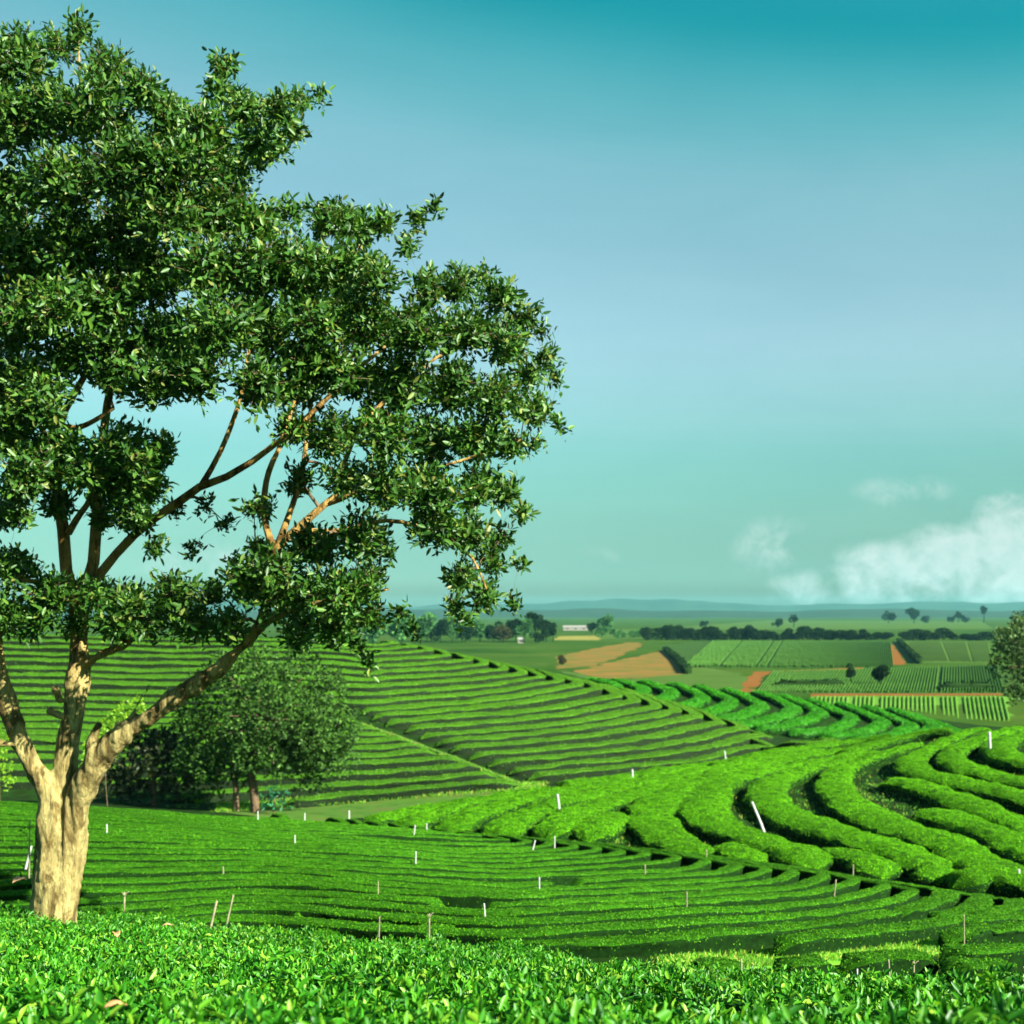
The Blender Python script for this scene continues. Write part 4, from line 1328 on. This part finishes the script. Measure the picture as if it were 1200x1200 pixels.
def crop(name, quad, nrow, mat, height, label, fill=0.55, z=0.03, along=30):
    """cropped rows between two opposite sides of a field: quad = near left, near right, far right, far left"""
    A, B, C, D = [plane_pt(x, y, 0.0) for x, y in quad]
    q = MB()
    t = np.linspace(0, 1, along)[:, None]
    for k in range(nrow):
        a0, a1 = (k + 0.5 - fill / 2) / nrow, (k + 0.5 + fill / 2) / nrow
        p0, p1 = A + (B - A) * a0, A + (B - A) * a1
        e0, e1 = D + (C - D) * a0, D + (C - D) * a1
        if rng.random() < 0.06:
            continue
        s0, s1 = rng.uniform(0, 0.03), 1 - rng.uniform(0, 0.03)
        tt_ = s0 + (s1 - s0) * t
        Lf, Rg = p0 + (e0 - p0) * tt_, p1 + (e1 - p1) * tt_
        hh = height * (0.7 + 0.5 * rng.random((along, 1))) * np.array([0, 0, 1.0])
        mid = (Lf + Rg) / 2
        wid = Rg - Lf
        v_ = np.stack([Lf, Lf + wid * 0.12 + hh * 0.8, mid + hh, Rg - wid * 0.12 + hh * 0.8, Rg], 1).reshape(-1, 3)
        i_ = np.arange(along - 1)[:, None] * 5
        j_ = np.arange(4)[None]
        q.add(v_, np.stack([i_ + j_, i_ + j_ + 1, i_ + 5 + j_ + 1, i_ + 5 + j_], -1).reshape(-1, 4))
        q.add(np.zeros((0, 3)), np.zeros((0, 4), int))
        f0 = q.n - along * 5
        q.f.append(np.array([[f0 + 4, f0 + 3, f0 + 2, f0 + 1, f0]]))
        q.m.append(np.array([0], np.int32))
    return tag(q.build(name, mat, smooth=False), label, kind='stuff')


M['cropA'] = rough_mat('field_crop', [(0.3, (0.0243, 0.075, 0.00864)), (0.7, (0.04455, 0.1125, 0.0144))], 0.05, 0.95, 0.0)
M['cropB'] = rough_mat('bright_field_crop', [(0.3, (0.05063, 0.15, 0.0108)), (0.7, (0.09113, 0.1969, 0.0225))], 0.05, 0.95, 0.0)
M['meadow'] = rough_mat('meadow', [(0.3, (0.0324, 0.07875, 0.00756)), (0.7, (0.05508, 0.1013, 0.01512))], 0.03, 0.95, 0.0)
M['fielddark'] = rough_mat('field_soil', [(0.3, (0.0162, 0.04875, 0.00576)), (0.7, (0.0324, 0.07125, 0.01008))], 0.05, 0.95, 0.0)
for nm, poly, m_, z_, lab in [
    ('field', [(796, 782), (1050, 783), (1046, 751), (830, 750), (770, 757), (800, 770)], 'fielddark', 0.02, 'dark green striped field across the middle of the plain'),
    ('field', [(1062, 777), (1165, 777), (1160, 751), (1046, 751)], 'meadow', 0.02, 'smooth light green field right of the upper orange track'),
    ('field', [(880, 813), (1180, 813), (1180, 779), (900, 786)], 'fielddark', 0.02, 'green field with dark rows in front of the thin orange track'),
    ('field', [(950, 842), (1185, 846), (1180, 816), (950, 815)], 'cropB', 0.02, 'bright green field of upright rows behind the right hill'),
    ('field', [(655, 786), (690, 797), (760, 800), (880, 813), (872, 790), (800, 778), (740, 796)], 'meadow', 0.02, 'light green field below the tan field'),
    ('bare_field', [(652, 784), (655, 769), (690, 761), (735, 753), (750, 753), (752, 757), (722, 771), (700, 780)], 'tan', 0.04, 'tan ploughed field, upper part'),
    ('bare_field', [(672, 787), (722, 774), (778, 762), (786, 769), (806, 789), (750, 795), (700, 794)], 'tan', 0.04, 'tan ploughed field, lower part'),
    ('straw_strip', [(650, 750), (704, 750), (700, 745), (655, 745.5)], 'straw', 0.04, 'pale straw-coloured strip below the white building'),
    ('dirt_track', [(868, 811), (884, 811), (896, 792), (900, 787), (884, 787), (876, 795)], 'soil', 0.06, 'orange dirt track leading away beside the striped field'),
    ('dirt_track', [(896, 791), (1012, 785), (1012, 782), (896, 787)], 'soil', 0.05, 'thin orange dirt track across the plain'),
    ('dirt_track', [(1046, 779), (1062, 779), (1056, 770), (1048, 756), (1040, 756)], 'soil', 0.06, 'short orange dirt track between two fields at the right'),
    ('dirt_track', [(950, 816), (1175, 815), (1175, 812.5), (950, 813)], 'soil', 0.05, 'faint orange track edging the bright field'),
    ('field', [(755, 738), (1165, 737), (1150, 728), (900, 727)], 'meadow', 0.02, 'pale green field beyond the dark tree line'),
    ('field', [(690, 749), (757, 749), (770, 738), (700, 737)], 'meadow', 0.03, 'pale green field beside the white building'),
]:
    flat(nm, poly, M[m_], z_, lab)
crop('crop_rows', [(800, 782), (1048, 783), (1044, 752), (835, 751)], 96, M['cropA'], 0.9, 'dark green crop rows of the striped field')
crop('crop_rows', [(885, 812), (1178, 812), (1168, 780), (905, 787)], 80, M['cropA'], 0.7, 'green crop rows in front of the thin orange track')
crop('crop_rows', [(952, 842), (1185, 846), (1178, 817), (955, 817)], 44, M['cropB'], 0.45, 'bright crop rows behind the right hill', fill=0.6)
crop('crop_rows', [(1066, 776), (1163, 776), (1158, 752), (1052, 752)], 40, M['meadow'], 0.4, 'pale crop rows of the smooth field', fill=0.75)


def far_tree(name, label, cat, group, px, py_base, h_px, w_px, mat, stem=0.25, d=None, parts=True):
    """distant tree on the plain: leafy crown over a short trunk"""
    if d is None:
        p = plane_pt(px, py_base)
    else:
        p = np.array([(px - 600) / F * d, d, 0.0])
    d = p[1]
    H, Wd = h_px * d / F, w_px * d / F
    root = tag(empty(name, p), label, cat, group)
    q = MB()
    n = 9
    for k in range(n):
        c = np.array([rng.uniform(-.5, .5) * Wd * 0.62, rng.uniform(-.5, .5) * Wd * 0.62, H * (stem + (1 - stem) * rng.uniform(0.22, 0.78))])
        r = min(Wd, H * (1 - stem)) * rng.uniform(0.15, 0.30)
        m_ = 150
        dr = unit(rng.normal(size=(m_, 3)) + np.array([0, 0, .2]))
        pos = c + dr * r * np.cbrt(rng.uniform(0.2, 1, m_))[:, None]
        leaves(q, pos, dr + 0.6 * rng.normal(size=(m_, 3)), r * 0.55, r * 0.4, 0, 0.2, 0, 1)
    q.build('crown', mat, root)
    t = MB()
    tube(t, [(0, 0, -0.3), (0.02 * H, 0, H * stem), (0, 0, H * 0.6)], [H * 0.035 + .05, H * 0.028 + .04, H * 0.012], 6)
    t.build('trunk', M['core'], root)
    return root


def dup(o, loc, s, label):
    c = o.copy()
    COL.objects.link(c)
    c.location = loc
    c.scale = (s[0], s[0], s[1])
    c.rotation_euler = (0, 0, rng.uniform(0, 6.28))
    c['label'] = label
    for ch in o.children:
        k = ch.copy()
        COL.objects.link(k)
        k.parent = c
    return c


F1, F2, F3 = M['far_leaf'], M['far_leaf2'], M['far_leaf3']
far_tree('field_tree', 'round dark tree on the horizon, left of a close pair at the right', 'tree', None, 1041, 728, 15, 19, F1, 0.2, d=2600)
far_tree('field_tree', 'round dark tree on the horizon, right of a close pair at the right', 'tree', None, 1071, 728, 17, 19, F1, 0.2, d=2600)
far_tree('field_tree', 'small dark bush beside the right tree of the horizon pair', 'tree', None, 1083, 728, 8, 12, F1, 0.1, d=2600)
far_tree('field_tree', 'slim pale tree on the horizon right of the close pair', 'tree', None, 1123, 727, 14, 9, F1, 0.3, d=2800)
far_tree('field_tree', 'low dark bush left of the slim pale horizon tree', 'tree', None, 1114, 728, 7, 9, F1, 0.1, d=2800)
far_tree('field_tree', 'low dark bush right of the slim pale horizon tree', 'tree', None, 1131, 728, 8, 11, F1, 0.1, d=2800)
far_tree('field_tree', 'tall slim tree standing alone near the right edge of the horizon', 'tree', None, 1153, 727, 20, 8, F1, 0.35, d=2800)
far_tree('field_tree', 'slim dark tree standing above the dark tree line at its middle', 'tree', None, 930, 735, 17, 9, F1, 0.3)
far_tree('field_tree', 'small round tree left of the slim dark tree above the tree line', 'tree', None, 911, 736, 11, 16, F1, 0.15)
far_tree('field_tree', 'small round tree above the left part of the dark tree line', 'tree', None, 825, 736, 8, 12, F1, 0.15)
far_tree('field_tree', 'dark slim tree standing in the field above the dark rows', 'tree', None, 997, 800, 24, 12, F1, 0.15)
far_tree('field_tree', 'dark bushy tree standing in the field below the short orange track', 'tree', None, 1030, 803, 24, 20, F1, 0.1)
far_tree('field_tree', 'green tree right of the white building', 'tree', None, 711, 742, 22, 26, F2, 0.15)
far_tree('field_tree', 'small dark tree just right of the white building', 'tree', None, 693, 742, 13, 10, F1, 0.15)

# dark tree line across the plain
proto = far_tree('field_tree', 'bushy dark tree in the tree line across the plain', 'tree', 'trees of the dark line across the plain', 760, 750, 14, 20, F1, 0.05)
dline = plane_pt(760, 750)[1]
x = 775
while x < 1165:
    if not 1046 < x < 1060:
        d_ = dline * rng.uniform(0.98, 1.03)
        dens = 1.0 if x < 900 else rng.uniform(0.45, 0.95)
        if x > 955 or rng.random() < 0.9:
            dup(proto, ((x - 600) / F * d_, d_, 0), (rng.uniform(0.9, 1.3), dens * rng.uniform(0.7, 1.2)), 'bushy dark tree in the tree line across the plain')
    x += rng.uniform(5, 8) if x < 950 else rng.uniform(7, 13)
# left grove
GRV = [(500, 752, 34, 26, F2), (516, 753, 26, 24, F1), (530, 752, 30, 24, F2), (545, 753, 24, 26, F1), (562, 752, 30, 22, F2), (578, 752, 26, 22, F1), (590, 753, 22, 24, F3),
       (604, 752, 26, 20, F1), (614, 753, 30, 18, F2), (627, 752, 36, 20, F1), (640, 752, 26, 16, F1), (648, 752, 24, 14, F1), (628, 754, 14, 24, F1), (470, 754, 34, 30, F2), (440, 754, 32, 30, F2)]
for n, (px, py, h_, w_, m_) in enumerate(GRV):
    far_tree('grove_tree', ['tree of the far grove left of the white building, %s from the left' % ORD[n]][0], 'tree', 'trees of the grove left of the white building', px, py, h_, w_, m_, 0.12)
for n, (px, py, w_) in enumerate([(722, 748, 22), (738, 748, 26), (752, 747, 22), (705, 746, 18)]):
    far_tree('pale_bush', 'pale green bush in the field right of the white building, %s of four' % ['left middle', 'right middle', 'rightmost', 'leftmost'][n], 'shrub', 'pale bushes right of the white building', px, py, 11, w_, F2, 0.05)

# dark hedge bank along the lower tan field and the ditch edges
far_tree('bank_bush', 'dark bush on the bank at the left tip of the tan field', 'shrub', None, 659, 779, 11, 9, F3, 0.05)
bp = [(779, 762), (786, 768), (794, 775), (800, 782), (806, 790)]
xy = np.array([plane_pt(a, b)[:2] for a, b in bp])
hedge(xy, 1.5, 2.0, M['far_leaf'], M['core'], 1.2, 1.1, 'dark hedge bank along the right side of the tan field', None, step=3.0, name='bank_hedge')
xy = np.array([plane_pt(a, b)[:2] for a, b in [(1045, 752), (1050, 759), (1056, 768), (1064, 778)]])
hedge(xy + np.array([5, 0]), 1.5, 2.2, M['far_leaf'], M['core'], 1.2, 1.1, 'dark hedge bank beside the short orange track', None, step=3.0, name='bank_hedge')
for n, (a, b, y_, lab) in enumerate([(905, 990, 802, 'dark hedge-shaped band standing for shadow across the rows, left of the dark slim field tree'), (1095, 1172, 806, 'dark hedge across the rows near the right tree')]):  # the left band is shadow on the rows, built as dark foliage
    xy = np.array([plane_pt(t_, y_ + 2)[:2] for t_ in np.linspace(a, b, 8)])
    hedge(xy, 1.3, 1.8, M['far_leaf'], M['core'], 1.6, 1.0, lab, None, step=3.0, name='field_dark_band')


def house(px0, px1, py, h_px, label, cat='building', ridge_=0.3):
    a = plane_pt(px0, py)
    b = plane_pt(px1, py)
    d = a[1]
    Wd, H = b[0] - a[0], h_px * d / F
    root = tag(empty('farm_building' if cat == 'building' else 'hut', ((a[0] + b[0]) / 2, d, 0)), label, cat)
    dp = min(Wd * 0.5, 14.0)
    hw = Wd / 2
    q = MB()
    Hw = H * (1 - ridge_)
    q.add([(-hw, 0, -.2), (hw, 0, -.2), (hw, dp, -.2), (-hw, dp, -.2), (-hw, 0, Hw), (hw, 0, Hw), (hw, dp, Hw), (-hw, dp, Hw)],
          [(0, 1, 5, 4), (1, 2, 6, 5), (2, 3, 7, 6), (3, 0, 4, 7)])
    q.build('wall', M['white'], root, smooth=False)
    q = MB()
    e = 0.3
    q.add([(-hw - e, -e, Hw - .05), (hw + e, -e, Hw - .05), (hw + e, dp + e, Hw - .05), (-hw - e, dp + e, Hw - .05), (-hw - e, dp / 2, H), (hw + e, dp / 2, H)],
          [(0, 1, 5, 4), (2, 3, 4, 5), (3, 2, 1, 0)])
    q.f.append(np.array([[0, 4, 3], [1, 2, 5]]) + 0)
    q.m.append(np.zeros(2, np.int32))
    q.build('roof', M['roof'], root, smooth=False)
    nwin = max(1, int(Wd / 8))
    for k in range(nwin):
        cx = -hw + (k + 0.5) * Wd / nwin
        q = MB()
        s_ = min(1.2, Wd / nwin * 0.25)
        q.add([(cx - s_, -0.06, Hw * 0.35), (cx + s_, -0.06, Hw * 0.35), (cx + s_, -0.06, Hw * 0.75), (cx - s_, -0.06, Hw * 0.75),
               (cx - s_, 0.05, Hw * 0.35), (cx + s_, 0.05, Hw * 0.35), (cx + s_, 0.05, Hw * 0.75), (cx - s_, 0.05, Hw * 0.75)],
              [(0, 1, 2, 3), (0, 4, 5, 1), (1, 5, 6, 2), (2, 6, 7, 3), (3, 7, 4, 0)])
        q.build('window', M['dark'], root, smooth=False)
    return root


house(660, 689, 739, 6, 'long white building far off between the grove and a green tree')
house(607, 614, 754, 7, 'small cream hut in front of the grove', 'hut')

# ---------------------------------------------------------------- stakes


def stake(px, py, d, h_px, w_px, lean, mat, label, cat='stake', fork=False, z=None):
    """thin pole driven into the ground: py is the top in the picture, h_px its visible length"""
    g = at(px, d)
    top = W(px, py, d)[2]
    H = max(top - g[2], h_px * d / F)
    r = w_px * d / F / 2 * 0.7
    q = MB()
    k = lean * H
    tube(q, [(0, 0, -0.15), (k * 0.4, 0.01, H * 0.4), (k, 0.02, H)], [r * 1.1, r, r * 0.88], 8, wob=0.05)
    if fork:
        tube(q, [(k * .95, 0.01, H * 0.93), (k + 2.6 * r, 0, H * 1.0), (k + 4.5 * r, 0, H * 1.02)], [r * .8, r * .6, r * .4], 6)
        tube(q, [(k * .93, 0.01, H * 0.95), (k - 2.0 * r, 0, H * 1.0)], [r * .7, r * .4], 6)
    o = q.build('stake', mat, None)
    o.location = (g[0] - k * 0.5, g[1], g[2])
    return tag(o, label, cat, 'stakes among the tea hedges')


ST = [  # px, top py, kind, px height, width, lean, label  (distance found from where its foot stands)
    (889, 940, 'C', 27, 5, -0.42, 'leaning white stake in the gap between two S-curved hedges'),
    (1160, 858, 'C', 25, 5, -0.04, 'upright white stake in the upper right hooked hedge'),
    (1194, 1019, 'C', 14, 5, 0.0, 'short white stake at the right edge above the near slope'),
    (655, 931, 'C', 20, 4.5, -0.12, 'upright white stake on the left part of the right hill'),
    (741, 902, 'C', 13, 4, 0.0, 'short white stake by the border with the left hill'),
    (850.5, 880, 'C', 10, 3, -0.15, 'short white stake where the right hill meets the left hill, near its curled rows'),
    (409, 950, 'X', 9, 3, 0.0, 'short white stake on the grass strip beside the near slope'),
]
for px, py, kd_, hp, wp, ln, lab in ST:
    if kd_ == 'C':
        d_ = on_ground(px, py + hp, 9, 12, 0.55)[1]
    else:
        d_ = on_ground(px, py + hp + 4, 8, 13, 0)[1]
    stake(px, py, d_, hp, wp, ln, M['stake'], lab)
SB = [
    (125, 966, 9, 2.6, 0, 'stake', 'short white stake just right of the big trunk'), (345.5, 979, 10, 2.4, 0, 'stake', 'white stake on the near slope below the round tree'),
    (262, 1016, 9, 2.4, -.05, 'bamboo', 'grey stake on the near slope left of the white one below the round tree'),
    (302, 951, 10, 2.4, 0, 'stake', 'white stake at the foot of the round tree'), (357, 953, 9, 2.4, 0, 'stake', 'white stake at the brow right of the round tree'),
    (443, 1033, 18, 2.6, 0, 'bamboo', 'thin grey stake on the near slope above a forked one'), (444, 1074, 22, 2.4, .03, 'bamboo', 'faint thin stake in the foot of the near slope'),
    (569, 1059, 19, 2.8, -.08, 'stake', 'whitish stake on the lower near slope in the middle of the photo'), (487, 998, 15, 2.8, .02, 'stake', 'white stake above the forked one, halfway up the near slope'),
    (632, 1028, 15, 2.6, 0, 'stake', 'white stake right of the middle on the near slope'), (756, 1013, 12, 2.4, 0, 'bamboo', 'thin stake on the right part of the near slope, left of the short stub hedge'),
    (624, 985, 13, 2.8, .25, 'stake', 'leaning white stake near the brow of the near slope'), (650, 980, 9, 2.4, 0, 'stake', 'short white stake on the brow beside the leaning one'),
    (485, 967, 12, 2.6, .12, 'stake', 'white stake near the brow, left of the hedge openings'), (500, 965, 8, 2.4, 0, 'stake', 'tiny white stake on the brow right of another'),
    (978, 1031, 14, 2.6, .12, 'bamboo', 'thin pale stake in the curled row ends at the right'), (1000, 1013, 9, 2.2, 0, 'bamboo', 'tiny stake on the brow above the curled row ends'),
    (828, 996, 10, 2.4, 0, 'bamboo', 'tiny stake on the brow left of the curled row ends'), (805, 1045, 15, 2.2, 0, 'bamboo', 'thin dark stake on the lower right of the near slope'),
    (1130, 1072, 18, 2.4, 0, 'bamboo', 'thin grey stake at the right tip of the grass path'),
]
for px, py, hp, wp, ln, m_, lab in SB:
    d_ = on_ground(px, py + hp * 0.75, 4, 7, HB)[1]
    stake(px, py, d_ - 0.55, hp, wp, ln, M[m_], lab)
SF = [
    (246, 1056, 22.5, 46, 5, .22, 'bamboo', 'leaning weathered stake in the foreground leaves right of the trunk', False),
    (267, 1049, 27.5, 22, 3.4, .22, 'bamboo', 'slim leaning stake just behind the weathered foreground one', False),
    (145, 1046, 26.5, 20, 3.6, .02, 'bamboo', 'short stake with a capped top right of the big trunk', True),
    (503, 1071, 23.5, 28, 3, 0, 'bamboo', 'crooked forked bamboo stake at the edge of the foreground leaves', True),
    (869, 1124, 19.2, 16, 3.4, 0, 'bamboo', 'short stake just below the left tip of the grass path', False),
    (1043, 1125, 18.6, 16, 3, -.05, 'bamboo', 'thin stake below the grass path, left of a pair', False), (1071, 1127, 18.6, 18, 3.2, .02, 'bamboo', 'thin stake below the grass path, right of a pair', True),
    (1190, 1143, 17.6, 10, 3, 0, 'bamboo', 'short stake in the lower right corner above the leaves', False),
    (1005, 1136, 17.2, 10, 3, 0, 'stake', 'tiny white stake at the edge of the foreground leaves', False),
    (31, 992, 36.0, 14, 4, .25, 'stake', 'white leaning stake left of the big trunk', False),
]
for px, py, d_, hp, wp, ln, m_, lab, fk in SF:
    stake(px, py, d_, hp, wp, ln, M[m_], lab, fork=fk)
# thin sapling left of the trunk
leaf_tree('thin_sapling', 'thin bare sapling with a few drooping pale leaves left of the trunk', 'sapling', None, 35, 1015, 34.0,
          [(34, 968, 4, 0), (28, 973, 3, 0)], [[(34, 1030, 1.0), (34.5, 1000, .9), (35, 962, .6)]], M['lime_leaf'], 0.09, 0.25, 'bamboo', base=gbase(35, 34.0), pull=1.0)


def dry_leaf(px, py, L, label, mat='dry', d=None):
    """curled dead leaf lying on the foliage"""
    if d is None:
        dd_ = np.linspace(5, float(kd(px, 3)[0]) * 0.98, 300)
        zz = fg_top((px - 600) / F * dd_, dd_) + 0.10
        yy = HOR + F * (EYE - zz) / dd_
        k = int(np.argmin(np.abs(yy - py)))
        d = dd_[k]
        p = np.array([(px - 600) / F * d, d, zz[k]])
    else:
        p = W(px, py, d)
    n, m = 9, 5
    s_ = np.linspace(0, 1, n)[:, None]
    t_ = np.linspace(-1, 1, m)[None]
    wd = 0.26 * np.sin(np.pi * np.clip(s_, 0.02, 0.98)) ** 0.7
    X = (s_ - 0.5) + 0 * t_
    Yv = wd * t_
    Zv = 0.22 * np.sin(s_ * 3.1) * 0.5 + 0.55 * wd * t_ ** 2 + 0.02 * rng.normal(size=(n, m))
    v_ = np.stack([X, Yv, Zv], -1).reshape(-1, 3) * L
    a_ = rng.uniform(0, 6.28)
    Rz = np.array([[math.cos(a_), -math.sin(a_), 0], [math.sin(a_), math.cos(a_), 0], [0, 0, 1]])
    i_ = np.arange(n - 1)[:, None] * m
    j_ = np.arange(m - 1)[None]
    q = MB()
    q.add(v_ @ Rz.T, np.stack([i_ + j_, i_ + j_ + 1, i_ + m + j_ + 1, i_ + m + j_], -1).reshape(-1, 4))
    o = q.build('dry_leaf', M[mat])
    o.location = p
    md = o.modifiers.new('thickness', 'SOLIDIFY')
    md.thickness = L * 0.02
    return tag(o, label, 'leaf', 'dry leaves on the foreground foliage')


for px, py, L, lab, m_ in [(136, 1096, .20, 'orange dry leaf on the foliage right of the trunk foot', 'dry'), (196, 1085, .17, 'pale dry leaf on the foliage left of the weathered stake', 'pink_dry'),
                           (310, 1094, .2, 'pale dry leaf on the foliage right of the weathered stake', 'pink_dry'), (330, 1101, .14, 'small brown dry leaf beside the pale one right of the stake', 'dry'),
                           (135, 1180, .12, 'curled red-brown dry leaf low among the front leaves', 'dry'), (166, 1106, .14, 'small dry leaf on the foliage between two others', 'dry')]:
    dry_leaf(px, py, L, lab, m_)
dry_leaf(23, 1033, .34, 'peach-coloured withered leaf beside the left foot of the trunk', 'pink_dry', d=24.6)
